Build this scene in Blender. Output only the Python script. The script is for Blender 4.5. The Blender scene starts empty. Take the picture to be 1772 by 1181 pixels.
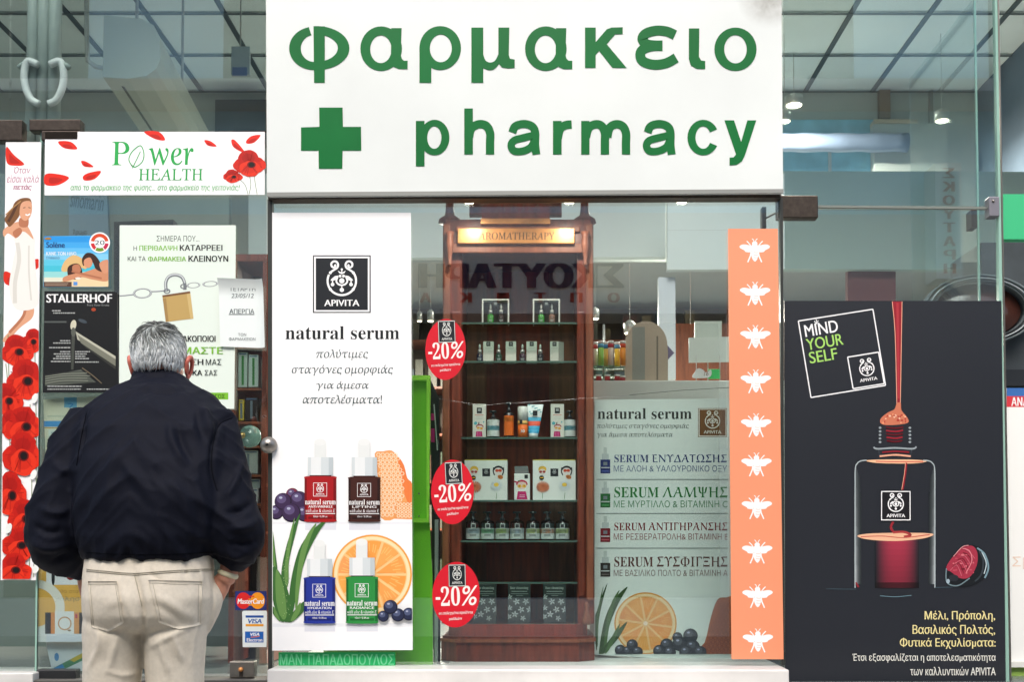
import bpy, bmesh, math, random
import numpy as np
from mathutils import Vector, Matrix, noise
from mathutils.geometry import tessellate_polygon, delaunay_2d_cdt
from mathutils.bvhtree import BVHTree
random.seed(7)
sc = bpy.context.scene
COL = sc.collection
R = math.radians

# ------------------------------------------------------------------ camera
FPX, CX, CY, TILT = 2000.0, 925.0, 880.0, math.atan(0.04)
CAM = Vector((0, -4.55, 1.0))
cam = bpy.data.cameras.new('camera'); camo = bpy.data.objects.new('camera', cam); COL.objects.link(camo)
cam.sensor_width = 36; cam.lens = 36 * FPX / 1772
cam.shift_x = -(CX - 886) / 1772; cam.shift_y = (CY - 590.5) / 1772
cam.clip_end = 500
camo.location = CAM; camo.rotation_euler = (R(90) + TILT, 0, 0)
sc.camera = camo
_ct, _st = math.cos(TILT), math.sin(TILT)

# ------------------------------------------------------------------ light
w = bpy.data.worlds.new('World'); sc.world = w; w.use_nodes = True
nt = w.node_tree
sky = nt.nodes.new('ShaderNodeTexSky'); sky.sky_type = 'NISHITA'; sky.sun_disc = False
sky.sun_elevation = R(50); sky.sun_rotation = R(183); sky.air_density = 1.0; sky.dust_density = 4.0
nt.links.new(sky.outputs[0], nt.nodes['Background'].inputs[0])
nt.nodes['Background'].inputs[1].default_value = 0.15
sl = bpy.data.lights.new('sun', 'SUN'); sl.energy = 1.3; sl.angle = R(30); sl.color = (1, .97, .92)
so = bpy.data.objects.new('sun', sl); COL.objects.link(so)
_el, _az = R(50), R(183)   # azimuth clockwise from +Y
_sd = Vector((math.sin(_az) * math.cos(_el), math.cos(_az) * math.cos(_el), math.sin(_el)))
so.rotation_euler = _sd.to_track_quat('Z', 'Y').to_euler()
sc.view_settings.view_transform = 'Standard'; sc.view_settings.look = 'None'
sc.view_settings.gamma = 1; sc.view_settings.exposure = 1.02

def P(px, py, Y):                       # a pixel of the photograph on the vertical plane at distance Y
    a = (px - CX) / FPX; b = (CY - py) / FPX
    dy = _ct - b * _st; dz = _st + b * _ct
    t = (Y - CAM.y) / dy
    return Vector((CAM.x + a * t, Y, CAM.z + dz * t))
def proj(v):
    x, y, z = v[0] - CAM.x, v[1] - CAM.y, v[2] - CAM.z
    f = y * _ct + z * _st; u = -y * _st + z * _ct
    return CX + FPX * x / f, CY - FPX * u / f

# ------------------------------------------------------------------ materials
def lin(c):
    c /= 255.0
    return c / 12.92 if c <= .04045 else ((c + .055) / 1.055) ** 2.4
_m = {}
def mat(name, rgb, rough=.5, metal=0, spec=.5, k=.85, emit=0, noise_amt=0, scale=20, bump=0, stretch=(1, 1, 1)):
    if name in _m: return _m[name]
    m = bpy.data.materials.new(name); m.use_nodes = True; n = m.node_tree; p = n.nodes['Principled BSDF']
    c = tuple(lin(x) * k for x in rgb) + (1,)
    p.inputs['Base Color'].default_value = c; p.inputs['Roughness'].default_value = rough
    p.inputs['Metallic'].default_value = metal; p.inputs['Specular IOR Level'].default_value = spec
    if emit:
        p.inputs['Emission Color'].default_value = c; p.inputs['Emission Strength'].default_value = emit
    if noise_amt or bump:
        tc = n.nodes.new('ShaderNodeTexCoord'); mp = n.nodes.new('ShaderNodeMapping'); mp.inputs['Scale'].default_value = stretch
        nz = n.nodes.new('ShaderNodeTexNoise'); nz.inputs['Scale'].default_value = scale; nz.inputs['Detail'].default_value = 6
        n.links.new(tc.outputs['Object'], mp.inputs[0]); n.links.new(mp.outputs[0], nz.inputs['Vector'])
        if noise_amt:
            rp = n.nodes.new('ShaderNodeValToRGB')
            rp.color_ramp.elements[0].position = .3; rp.color_ramp.elements[1].position = .7
            rp.color_ramp.elements[0].color = tuple(x * (1 - noise_amt) for x in c[:3]) + (1,)
            rp.color_ramp.elements[1].color = tuple(min(1, x * (1 + noise_amt)) for x in c[:3]) + (1,)
            n.links.new(nz.outputs[0], rp.inputs[0]); n.links.new(rp.outputs[0], p.inputs['Base Color'])
        if bump:
            b = n.nodes.new('ShaderNodeBump'); b.inputs['Strength'].default_value = bump; b.inputs['Distance'].default_value = .01
            n.links.new(nz.outputs[0], b.inputs['Height']); n.links.new(b.outputs[0], p.inputs['Normal'])
    _m[name] = m; return m
def C(r, g, b, rough=.45):
    return mat('print_%d_%d_%d' % (r, g, b), (r, g, b), rough, spec=.3)
def glass(name, tint, ior=1.45, rough=0.0):
    if name in _m: return _m[name]
    m = bpy.data.materials.new(name); m.use_nodes = True; n = m.node_tree
    n.nodes.remove(n.nodes['Principled BSDF'])
    tr = n.nodes.new('ShaderNodeBsdfTransparent'); tr.inputs[0].default_value = tint + (1,)
    gl = n.nodes.new('ShaderNodeBsdfGlossy'); gl.inputs['Roughness'].default_value = rough
    lw = n.nodes.new('ShaderNodeLayerWeight')      # Schlick reflectance, the same from both faces of a pane
    pw = n.nodes.new('ShaderNodeMath'); pw.operation = 'POWER'; pw.inputs[1].default_value = 5; n.links.new(lw.outputs['Facing'], pw.inputs[0])
    fr = n.nodes.new('ShaderNodeMath'); fr.operation = 'MULTIPLY_ADD'; f0 = ((ior - 1) / (ior + 1)) ** 2; fr.inputs[1].default_value = 1 - f0; fr.inputs[2].default_value = f0; n.links.new(pw.outputs[0], fr.inputs[0])
    mx = n.nodes.new('ShaderNodeMixShader')
    n.links.new(fr.outputs[0], mx.inputs[0]); n.links.new(tr.outputs[0], mx.inputs[1]); n.links.new(gl.outputs[0], mx.inputs[2])
    n.links.new(mx.outputs[0], n.nodes['Material Output'].inputs[0])
    _m[name] = m; return m
GLASS = glass('window_glass', (.93, .985, .985), 2.3)
SHELFGLASS = glass('shelf_glass', (.72, .86, .80), 1.5)
CLEAR = glass('clear_plastic', (.93, .93, .93), 1.45)
EDGE = mat('glass_edge', (150, 190, 175), .2)
WHITE = C(250, 250, 250); BLACK = C(28, 32, 38); INK = C(20, 24, 26)
STEEL = mat('steel', (150, 145, 138), .35, .9)
DARKSTEEL = mat('dark_steel', (78, 70, 64), .4, .8, noise_amt=.2, scale=60)
WOOD = mat('dark_wood', (128, 58, 40), .35, noise_amt=.45, scale=9, stretch=(6, 6, .7))
WOODRED = mat('red_wood', (146, 50, 26), .4, noise_amt=.4, scale=9, stretch=(6, 6, .5))
WOODL = mat('brown_wood', (150, 84, 58), .45, noise_amt=.3, scale=8, stretch=(6, 6, .7))
COPPER = mat('copper_plate', (238, 160, 90), .32, .35, noise_amt=.35, scale=7)
MARBLE = mat('white_marble', (228, 226, 222), .3, noise_amt=.12, scale=5, bump=.02)
PLASTICW = mat('white_plastic', (235, 236, 232), .3)

# ------------------------------------------------------------------ builder
ORG = {}
_txt = {}
ACC = {'ά': 'α', 'έ': 'ε', 'ή': 'η', 'ί': 'ι', 'ό': 'ο', 'ύ': 'υ', 'ώ': 'ω', 'Έ': 'Ε', 'ϊ': 'ι'}
def style_map(s, st):
    if st == 's': return s
    r = ''
    for ch in s:
        o = ord(ch)
        U, L, GU, GL = (0x1d400, 0x1d41a, 0x1d6a8, 0x1d6c2) if st == 'b' else (0x1d434, 0x1d44e, 0x1d6e2, 0x1d6fc)
        if ch == 'h' and st != 'b': r += '\u210e'
        elif 'A' <= ch <= 'Z': r += chr(U + o - 65)
        elif 'a' <= ch <= 'z': r += chr(L + o - 97)
        elif 0x391 <= o <= 0x3a9: r += chr(GU + o - 0x391)
        elif 0x3b1 <= o <= 0x3c9: r += chr(GL + o - 0x3b1)
        elif '0' <= ch <= '9' and st == 'b': r += chr(0x1d7ce + o - 48)
        else: r += ch
    return r
def fill_outline(co, edges):            # non-zero winding fill of (possibly overlapping) glyph contours
    V, E, F, *_ = delaunay_2d_cdt([Vector(p) for p in co], edges, [], 0, 1e-5)
    A = np.array([co[e[0]] for e in edges]); D = np.array([co[e[1]] for e in edges])
    vs = [(v.x, v.y) for v in V]; fs = []
    for f in F:
        cx = sum(vs[i][0] for i in f) / len(f); cy = sum(vs[i][1] for i in f) / len(f)
        up = (A[:, 1] <= cy) & (D[:, 1] > cy); dn = (A[:, 1] > cy) & (D[:, 1] <= cy); k = up | dn
        t = (cy - A[k, 1]) / (D[k, 1] - A[k, 1]); xi = A[k, 0] + t * (D[k, 0] - A[k, 0])
        if int((np.where(up[k], 1, -1) * (xi > cx)).sum()): fs.append(tuple(f))
    return vs, fs
def raw_text(s, shear=0.0):
    k = (s, shear)
    if k in _txt: return _txt[k]
    c = bpy.data.curves.new('t', 'FONT'); c.body = s; c.size = 1; c.shear = shear; c.resolution_u = 4
    o = bpy.data.objects.new('t', c)
    c.fill_mode = 'NONE'
    me = bpy.data.meshes.new_from_object(o)
    vs, fs = fill_outline([(v.co.x, v.co.y) for v in me.vertices], [tuple(e.vertices) for e in me.edges])
    bpy.data.objects.remove(o); bpy.data.curves.remove(c); bpy.data.meshes.remove(me)
    _txt[k] = (vs, fs); return _txt[k]
def text_mesh(s, st='s', shear=0.0):
    if st == 's': return raw_text(s, shear)
    plain = ''.join(ACC.get(ch, ch) for ch in s)
    if st == 'u': sh = shear - .24
    else: sh = shear
    vs, fs = raw_text(style_map(plain, st), sh); vs = list(vs); fs = list(fs)
    for i, ch in enumerate(s):
        if ch in ACC:
            a = raw_text(style_map(plain[:i] + 'ι', st), sh)[0]; xr = max(p[0] for p in a)
            n = len(vs); x = xr - .05 + (.0 if ch in 'ίϊ' else .1)
            vs += [(x, .50), (x + .05, .50), (x + .15, .70), (x + .07, .70)]; fs.append((n, n + 1, n + 2, n + 3))
    return vs, fs

def smooth(pts, n=6, closed=False):
    out = []; N = len(pts)
    rng = range(N) if closed else range(N - 1)
    for i in rng:
        g = (lambda j: pts[j % N]) if closed else (lambda j: pts[max(0, min(N - 1, j))])
        p0, p1, p2, p3 = g(i - 1), g(i), g(i + 1), g(i + 2)
        for k in range(n):
            t = k / n
            out.append(tuple(.5 * (2 * b + (c - a) * t + (2 * a - 5 * b + 4 * c - d) * t * t + (3 * b - a - 3 * c + d) * t ** 3)
                             for a, b, c, d in zip(p0, p1, p2, p3)))
    if not closed: out.append(tuple(pts[-1]))
    return out

class B:
    def __init__(s, Y=0.0, eps=.00004):
        s.v = []; s.f = []; s.m = []; s.s = []; s.mats = []; s.Y = Y; s.eps = eps; s.layer = 1; s.clip = None
        s.xf = None
    def mi(s, m):
        if m not in s.mats: s.mats.append(m)
        return s.mats.index(m)
    def add(s, vs, fs, m, sm=False):
        n = len(s.v); k = s.mi(m)
        s.v += [tuple(x) for x in vs]
        for f in fs:
            s.f.append(tuple(n + i for i in f)); s.m.append(k); s.s.append(sm)
    # ---- solids
    def box(s, x0, x1, y0, y1, z0, z1, m, bev=0.0):
        bm = bmesh.new(); bmesh.ops.create_cube(bm, size=1)
        for v in bm.verts:
            v.co = Vector(((x0 + x1) / 2 + v.co.x * (x1 - x0), (y0 + y1) / 2 + v.co.y * (y1 - y0), (z0 + z1) / 2 + v.co.z * (z1 - z0)))
        if bev: bmesh.ops.bevel(bm, geom=bm.edges[:], offset=bev, segments=2, affect='EDGES', profile=.5)
        bm.verts.index_update()
        s.add([v.co for v in bm.verts], [[v.index for v in f.verts] for f in bm.faces], m); bm.free()
    def pbox(s, x0, y0, x1, y1, Y0, Y1, m, bev=0.0):    # box whose front face fills a photo rectangle on plane Y0
        a, b = P(x0, y1, Y0), P(x1, y0, Y0); a2, b2 = P(x0, y0, Y0), P(x1, y1, Y0)
        s.box((a.x + a2.x) / 2, (b.x + b2.x) / 2, Y0, Y1, a.z, b.z, m, bev)
    def slab(s, pts, Y0, Y1, m):                        # outline on plane Y0 extruded back to Y1
        f = [P(x, y, Y0) for x, y in pts]; n = len(f)
        vs = f + [Vector((p.x, Y1, p.z)) for p in f]
        tri = tessellate_polygon([f])
        fs = [tuple(t) for t in tri] + [tuple(i + n for i in reversed(t)) for t in tri] + [(i, (i + 1) % n, n + (i + 1) % n, n + i) for i in range(n)]
        s.add(vs, fs, m)
    def lathe(s, c, prof, m, n=20, axis='z'):
        vs = []; fs = []
        for r, h in prof:
            for i in range(n):
                a = 2 * math.pi * i / n
                d = (r * math.cos(a), r * math.sin(a), h) if axis == 'z' else (r * math.cos(a), h, r * math.sin(a)) if axis == 'y' else (h, r * math.cos(a), r * math.sin(a))
                vs.append((c[0] + d[0], c[1] + d[1], c[2] + d[2]))
        L = len(prof)
        for j in range(L - 1):
            for i in range(n):
                fs.append((j * n + i, j * n + (i + 1) % n, (j + 1) * n + (i + 1) % n, (j + 1) * n + i))
        fs.append(tuple(range(n - 1, -1, -1))); fs.append(tuple((L - 1) * n + i for i in range(n)))
        s.add(vs, fs, m, True)
    def tube(s, path, rad, m, n=10, flat=1.0):
        path = [Vector(p) for p in path]; L = len(path)
        if not isinstance(rad, (list, tuple)): rad = [rad] * L
        vs = []; fs = []; up = Vector((0, 1, 0)); pu = None
        for i, p in enumerate(path):
            d = (path[min(L - 1, i + 1)] - path[max(0, i - 1)]).normalized()
            u = pu if pu is not None else (up if abs(d.dot(up)) < .9 else Vector((1, 0, 0)))
            u = (u - d * u.dot(d)).normalized(); pu = u; q = d.cross(u)
            for k in range(n):
                a = 2 * math.pi * k / n
                vs.append(p + u * (rad[i] * math.cos(a) * flat) + q * (rad[i] * math.sin(a)))
        for j in range(L - 1):
            for i in range(n): fs.append((j * n + i, j * n + (i + 1) % n, (j + 1) * n + (i + 1) % n, (j + 1) * n + i))
        fs.append(tuple(range(n - 1, -1, -1))); fs.append(tuple((L - 1) * n + i for i in range(n)))
        s.add(vs, fs, m, True)
    def ball(s, c, r, m, n=16):
        if not isinstance(r, (list, tuple)): r = (r, r, r)
        vs = []; fs = []; K = n // 2
        for j in range(1, K):
            t = math.pi * j / K
            for i in range(n):
                a = 2 * math.pi * i / n
                vs.append((c[0] + r[0] * math.sin(t) * math.cos(a), c[1] + r[1] * math.sin(t) * math.sin(a), c[2] + r[2] * math.cos(t)))
        for j in range(K - 2):
            for i in range(n): fs.append((j * n + i, (j + 1) * n + i, (j + 1) * n + (i + 1) % n, j * n + (i + 1) % n))
        T = len(vs); vs += [(c[0], c[1], c[2] + r[2]), (c[0], c[1], c[2] - r[2])]
        for i in range(n):
            fs.append((T, i, (i + 1) % n)); fs.append((T + 1, (K - 2) * n + (i + 1) % n, (K - 2) * n + i))
        s.add(vs, fs, m, True)
    # ---- printed artwork on the plane Y, drawn in photo pixels
    def W(s, pts, dz=0.0):
        if s.xf: pts = [s.xf(*p) for p in pts]
        if s.clip:
            x0, y0, x1, y1 = s.clip
            pts = [(min(max(x, x0), x1), min(max(y, y0), y1)) for x, y in pts]
        y = s.Y - s.layer * s.eps - dz
        return [P(px, py, y) for px, py in pts]
    def poly(s, pts, m, holes=()):
        loops = [s.W(pts)] + [s.W(h) for h in holes]
        flat = [p for l in loops for p in l]
        s.add(flat, [tuple(t) for t in tessellate_polygon(loops)], m); s.layer += 1
    def rect(s, x0, y0, x1, y1, m): s.poly([(x0, y0), (x1, y0), (x1, y1), (x0, y1)], m)
    def ell(s, cx, cy, rx, ry, m, a=0, hole=None, n=28):
        def E(q, t): 
            c, d = math.cos(R(a)), math.sin(R(a)); x, y = rx * q * math.cos(t), ry * q * math.sin(t)
            return (cx + x * c - y * d, cy + x * d + y * c)
        o = [E(1, 2 * math.pi * i / n) for i in range(n)]
        if hole is None:
            s.poly(o, m); return
        i_ = [E(hole, 2 * math.pi * i / n) for i in range(n)]
        w = s.W(o + i_); s.add(w, [(i, (i + 1) % n, n + (i + 1) % n, n + i) for i in range(n)], m); s.layer += 1
    def ring(s, cx, cy, R0, r0, a0, a1, m, n=24):       # sector between two ellipses
        o = []; q = []
        for i in range(n + 1):
            t = R(a0 + (a1 - a0) * i / n)
            o.append((cx + R0[0] * math.cos(t), cy - R0[1] * math.sin(t))); q.append((cx + r0[0] * math.cos(t), cy - r0[1] * math.sin(t)))
        w = s.W(o + q); s.add(w, [(i, i + 1, n + 2 + i, n + 1 + i) for i in range(n)], m); s.layer += 1
    def stroke(s, pts, wd, m, n=6, closed=False, taper=None):
        if n > 1 and len(pts) > 2: pts = smooth(pts, n, closed)
        if closed: pts = list(pts) + [pts[0], pts[1]]
        L = len(pts); a = []; b = []
        for i, p in enumerate(pts):
            q0, q1 = pts[max(0, i - 1)], pts[min(L - 1, i + 1)]
            if closed and i == 0: q0 = pts[-3]
            dx, dy = q1[0] - q0[0], q1[1] - q0[1]; l = math.hypot(dx, dy) or 1
            h = wd / 2 * (1 if taper is None else 1 + (taper - 1) * i / (L - 1))
            a.append((p[0] - dy / l * h, p[1] + dx / l * h)); b.append((p[0] + dy / l * h, p[1] - dx / l * h))
        w = s.W(a + b); s.add(w, [(i, i + 1, L + i + 1, L + i) for i in range(L - 1)], m); s.layer += 1
    def text(s, t, x0, y0, x1, y1, m, st='s', bold=0, rot=0, shear=0.0):
        vs, fs = text_mesh(t, st, shear)
        xs = [v[0] for v in vs]; ys = [v[1] for v in vs]
        ax, bx, ay, by = min(xs), max(xs), min(ys), max(ys)
        cx, cy = (x0 + x1) / 2, (y0 + y1) / 2; c, d = math.cos(R(rot)), math.sin(R(rot))
        bold *= .55
        offs = [0] if not bold else [-bold, 0, bold]
        for dx in offs:
            pts = []
            for X, Yv in vs:
                x = x0 + bold + (X - ax) / (bx - ax) * (x1 - x0 - 2 * bold) + dx - cx; y = y1 - (Yv - ay) / (by - ay) * (y1 - y0) - cy
                pts.append((cx + x * c - y * d, cy + x * d + y * c))
            wv = s.W(pts); vv = []; ff = []
            for i, f in enumerate(fs):
                k = len(vv); off = ((i * 37) % 101) * 1.0e-6
                for j in f: vv.append(wv[j] - Vector((0, off, 0)))
                ff.append(tuple(range(k, k + len(f))))
            s.add(vv, ff, m); s.layer += 2
    # ---- finish
    def make(s, name, parent=None, org=None):
        me = bpy.data.meshes.new(name)
        if parent is not None: o0 = ORG[parent.name]
        elif org is not None: o0 = Vector(org)
        else:
            a = np.array(s.v); o0 = Vector(((a[:, 0].min() + a[:, 0].max()) / 2, (a[:, 1].min() + a[:, 1].max()) / 2, a[:, 2].min()))
        me.from_pydata([(x - o0.x, y - o0.y, z - o0.z) for x, y, z in s.v], [], s.f)
        for m in s.mats: me.materials.append(m)
        me.polygons.foreach_set('material_index', s.m); me.polygons.foreach_set('use_smooth', s.s)
        me.update()
        o = bpy.data.objects.new(name, me); COL.objects.link(o)
        if parent is not None: o.parent = parent
        else: o.location = o0
        ORG[o.name] = o0
        return o

def tag(o, label=None, cat=None, group=None, kind=None):
    if label: o['label'] = label
    if cat: o['category'] = cat
    if group: o['group'] = group
    if kind: o['kind'] = kind
    return o
def thing(name, label, cat, loc, group=None):
    o = bpy.data.objects.new(name, None); COL.objects.link(o); o.location = loc; o.empty_display_size = .1
    ORG[o.name] = Vector(loc); return tag(o, label, cat, group)
def copy_tree(o, dloc, parent=None, label=None):
    c = o.copy(); COL.objects.link(c)
    if parent is not None: c.parent = parent
    else: c.location = o.location + Vector(dloc)
    if label: c['label'] = label
    ORG[c.name] = (ORG[o.name] + Vector(dloc))
    for ch in o.children:
        copy_tree(ch, dloc, c)
    return c
def struct(b, name): return tag(b.make(name), kind='structure')

# emblem of the cosmetics posters: 100 x 100 design box
def emblem(b, cx, cy, size, fg, bg=None, frame=True, rot=0, sy=1.0, word=True):
    k = size / 100; c, d = math.cos(R(rot)), math.sin(R(rot)); old = b.xf
    def f(x, y):
        x, y = (x - 50) * k, (y - 50) * k * sy
        return (cx + x * c - y * d, cy + x * d + y * c)
    b.xf = f
    if bg: b.rect(0, 0, 100, 100, bg)
    if frame:
        for q in ([(2, 2), (98, 2), (98, 5), (2, 5)], [(2, 95), (98, 95), (98, 98), (2, 98)], [(2, 5), (5, 5), (5, 95), (2, 95)], [(95, 5), (98, 5), (98, 95), (95, 95)]):
            b.poly(q, fg); b.layer -= 1
        b.layer += 1
    n = 8 if size > 40 else 4
    arc = [(50 + 24.7 * math.cos(R(t)), 44.3 + 24.7 * math.sin(R(t))) for t in range(-36, 217, 11)]
    b.stroke(arc, 3.6, fg, 1)
    for s_ in (1, -1):
        X = lambda x: 50 + s_ * (x - 50)
        b.stroke([(X(x), y) for x, y in ((70, 29.7), (64, 25.5), (58, 21.5), (56.5, 16), (59, 11.5), (64, 10.6), (68, 14), (67.5, 19), (64, 21), (61, 18.5), (62.5, 16))], 3.4, fg, n)
        b.ell(X(69.8), 30.2, 2.6, 2.6, fg, n=10); b.ell(X(69.8), 59, 2.6, 2.6, fg, n=10)
        b.ell(X(53), 36, 2.5, 2.5, fg, n=10)
        b.poly([(X(x), y) for x, y in ((56, 35), (62, 36), (68, 41), (69.5, 44), (65, 44), (59, 42), (56, 38))], fg)
        b.stroke([(X(66), 43), (X(66), 48)], 2, fg, 1); b.ell(X(66), 50.5, 3.2, 3.2, fg, n=12)
        b.stroke([(X(57.5), 38), (X(59.5), 45), (X(56), 50), (X(50), 52)], 3, fg, n)
        b.poly([(X(50), 32.5), (X(50), 30), (X(57), 26.5), (X(54.5), 31)], fg)
    b.ell(50, 24.5, 2, 2, fg, n=10); b.rect(49.2, 25, 50.8, 33, fg)
    b.ell(50, 44.2, 4.6, 4.6, fg, n=14); b.rect(49.2, 52, 50.8, 57, fg); b.ell(50, 60, 3.8, 3.8, fg, n=12)
    b.xf = None
    if word:
        b.xf = f; b.text('APIVITA', 19.5, 77, 80.5, 88, fg, bold=.7); 
    b.xf = old

# printed dropper bottle of the posters
def print_bottle(b, x0, x1, bulb, cap0, body0, body1, colr, dark, word, lt=(255, 255, 255)):
    cx = (x0 + x1) / 2; w = x1 - x0; Wt = C(*lt)
    b.rect(cx - w * .19, bulb + 5, cx + w * .17, cap0 + 2, C(232, 236, 234)); b.ell(cx - w * .01, bulb + 6, w * .18, 6, C(238, 241, 239))
    b.rect(cx - w * .40, cap0, cx + w * .40, body0 - 2, C(214, 222, 224)); b.rect(cx - w * .30, cap0, cx + w * .02, body0 - 2, C(236, 240, 240)); b.rect(cx + w * .26, cap0, cx + w * .40, body0 - 2, C(192, 202, 206))
    b.rect(cx - w * .34, body0 - 2, cx + w * .34, body0 + 3, C(50, 22, 22))
    r = w * .07
    b.poly(smooth([(x0, body0 + r), (x0 + r, body0), (x1 - r, body0), (x1, body0 + r)], 3) + smooth([(x1, body1 - r), (x1 - r, body1), (x0 + r, body1), (x0, body1 - r)], 3), colr)
    b.rect(x0, body0 + r, x0 + w * .07, body1 - r, dark); b.rect(x1 - w * .09, body0 + r, x1, body1 - r, dark)
    b.rect(x0 + w * .12, body1 - 9, x1 - w * .12, body1 - 5, dark)
    h = body1 - body0
    emblem(b, cx - w * .01, body0 + h * .29, w * .45, Wt)
    b.text('natural serum', x0 + 1, body0 + h * .50, x1 - 1, body0 + h * .62, Wt, 'b')
    b.text(word, cx - w * .38, body0 + h * .64, cx + w * .38, body0 + h * .69, Wt, bold=.2)
    b.text('with aloe & vitamin E', x0 + 2, body0 + h * .71, x1 - 2, body0 + h * .79, Wt, 'i')
    b.rect(x0 + 2, body0 + h * .81, x1 - 2, body0 + h * .825, Wt)
    b.text('10ml / 0.3fl.oz', cx - w * .22, body0 + h * .86, cx + w * .22, body0 + h * .90, Wt)
def orange_slice(b, cx, cy, r, k=1.0, rot=0):
    c = lambda *v: C(*[int(x * k) for x in v])
    b.ell(cx, cy, r, r, c(240, 165, 70), n=48); b.ell(cx, cy, r * .955, r * .955, c(253, 226, 178), n=48); b.ell(cx, cy, r * .875, r * .875, c(250, 205, 140), n=48)
    N = 10
    for i in range(N):
        a0 = 360 * i / N + 2.2 + rot; a1 = 360 * (i + 1) / N - 2.2 + rot
        def seg(q0, q1, d): 
            p = [(cx + q1 * r * math.cos(R(a0 + d + (a1 - a0 - 2 * d) * j / 8)), cy + q1 * r * math.sin(R(a0 + d + (a1 - a0 - 2 * d) * j / 8))) for j in range(9)]
            am = R((a0 + a1) / 2); return p + [(cx + q0 * r * math.cos(am), cy + q0 * r * math.sin(am))]
        b.poly(seg(.1, .85, 0), c(247, 160 + (i * 7) % 15, 74 + (i * 13) % 22))
        for j in range(5):
            t = R(a0 + (a1 - a0) * (j + .5 + random.uniform(-.2, .2)) / 5); q = random.uniform(.45, .62)
            b.stroke([(cx + q * r * math.cos(t), cy + q * r * math.sin(t)), (cx + (q + .2) * r * math.cos(t + .03), cy + (q + .2) * r * math.sin(t + .03))], r * .022, c(252, 190, 112), 1)
            b.layer -= 1
        b.layer += 1
    b.ell(cx, cy, r * .07, r * .07, c(255, 235, 210), n=12)
def berry(b, cx, cy, r, base, hi, lo):
    b.ell(cx, cy, r, r, lo); b.ell(cx - r * .06, cy - r * .08, r * .9, r * .9, base); b.ell(cx - r * .2, cy - r * .3, r * .55, r * .5, hi); b.ell(cx - r * .28, cy - r * .45, r * .2, r * .14, C(176, 180, 205), n=10)
def leaf(b, pts, m, m2):
    p = smooth(pts, 5, True); b.poly(p, m)
    c = (sum(x for x, y in pts) / len(pts), sum(y for x, y in pts) / len(pts))
    b.poly([(c[0] + (x - c[0]) * .55 - 1, c[1] + (y - c[1]) * .9) for x, y in p], m2)
def petal(b, pts, m=(215, 40, 20), m2=(150, 18, 12)):
    p = smooth(pts, 5, True); b.poly(p, C(*m))
    c = (sum(x for x, y in pts) / len(pts), sum(y for x, y in pts) / len(pts))
    b.poly([(c[0] + (x - c[0]) * .55, c[1] + 2 + (y - c[1]) * .5) for x, y in p], C(*[int((a + q) / 2) for a, q in zip(m, m2)]))
def poppy(b, cx, cy, rx, ry, seed=0):
    rg = random.Random(seed)
    for i, a in enumerate((200, -20, 90, 270)):
        x = cx + rx * .42 * math.cos(R(a + rg.uniform(-15, 15))); y = cy - ry * .42 * math.sin(R(a + rg.uniform(-15, 15)))
        o = []
        for j in range(18):
            t = 2 * math.pi * j / 18; q = 1 + rg.uniform(-.07, .07)
            o.append((x + rx * .72 * q * math.cos(t), y + ry * .64 * q * math.sin(t)))
        b.poly(smooth(o, 3, True), C(*[(205, 34, 16), (222, 44, 20), (190, 24, 12), (226, 50, 24)][i]))
        b.ell(x + rx * .1 * (cx - x) / rx, y, rx * .45, ry * .36, C(*[(188, 26, 12), (206, 34, 15), (170, 18, 10), (210, 40, 18)][i]))
        for j in range(6):
            t = R(a + rg.uniform(-50, 50))
            b.stroke([(cx, cy), (cx + rx * .9 * math.cos(t), cy - ry * .9 * math.sin(t))], .9, C(160, 16, 10), 1); b.layer -= 1
        b.layer += 1
    b.ell(cx + rx * .12, cy + ry * .1, rx * .3, ry * .26, C(110, 12, 10)); b.ell(cx + rx * .13, cy + ry * .1, rx * .2, ry * .19, C(24, 12, 14))

# ================================================================== SETTING
b = B()
tile = mat('paving', (150, 146, 138), .75, noise_amt=.12, scale=7, bump=.1)
b.box(-30, 30, -40, 30, -.3, 0, tile)
for i in range(-14, 15):
    b.box(i * .6 - .004, i * .6 + .004, -8.0, -1.3, 0, .001, C(88, 84, 80))
for i in range(12):
    b.box(-8.4, 8.4, -1.5 - i * .6, -1.492 - i * .6, .0012, .002, C(84, 80, 76))
struct(b, 'pavement')
b = B()
for i in range(3): b.box(-4.2, 4.4, -.82 + i * .27, -.15, .0 + i * .166, .166 * (i + 1) - .001, MARBLE)
struct(b, 'steps')
b = B(); b.box(-4.2, 4.4, -.14, 8, -.2, .5, mat('floor_tile', (112, 118, 118), .25, noise_amt=.1, scale=3)); struct(b, 'shop_floor')
b = B(); gridm = mat('grid_bar', (78, 92, 96), .5); tl = mat('ceiling_tile', (236, 250, 250), .8, noise_amt=.04, scale=2)
ZC = 4.46
b.box(-4.2, 4.4, .3, 4.0, ZC, ZC + .1, tl)
for i in range(-9, 10):
    x = .02 + i * .5
    if -4.2 < x < 4.4: b.box(x - .016, x + .016, .3, 3.95, ZC - .012, ZC - .001, gridm)
for j in range(6):
    y = .95 + j * .62 - .12
    b.box(-4.2, 4.4, y - .012, y + .012, ZC - .014, ZC - .0125, gridm)
struct(b, 'ceiling')
wallw = mat('plaster_wall', (188, 194, 190), .8, noise_amt=.05, scale=2)
o = B(); o.box(-4.2, 4.4, 3.95, 4.1, 3.17, ZC, wallw); tag(o.make('mezzanine_wall'), 'pale grey plaster wall under the ceiling at the back of the shop', 'wall')
o = B(); o.box(-4.2, 4.4, 5.6, 5.75, .5, 3.17, mat('back_wall', (104, 94, 82), .8, noise_amt=.2, scale=1.5)); o.box(-4.2, 4.4, 4.1, 5.75, 3.17, 3.25, wallw)
tag(o.make('back_wall'), 'dim brown wall at the far back of the shop below the pale wall', 'wall')
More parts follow.
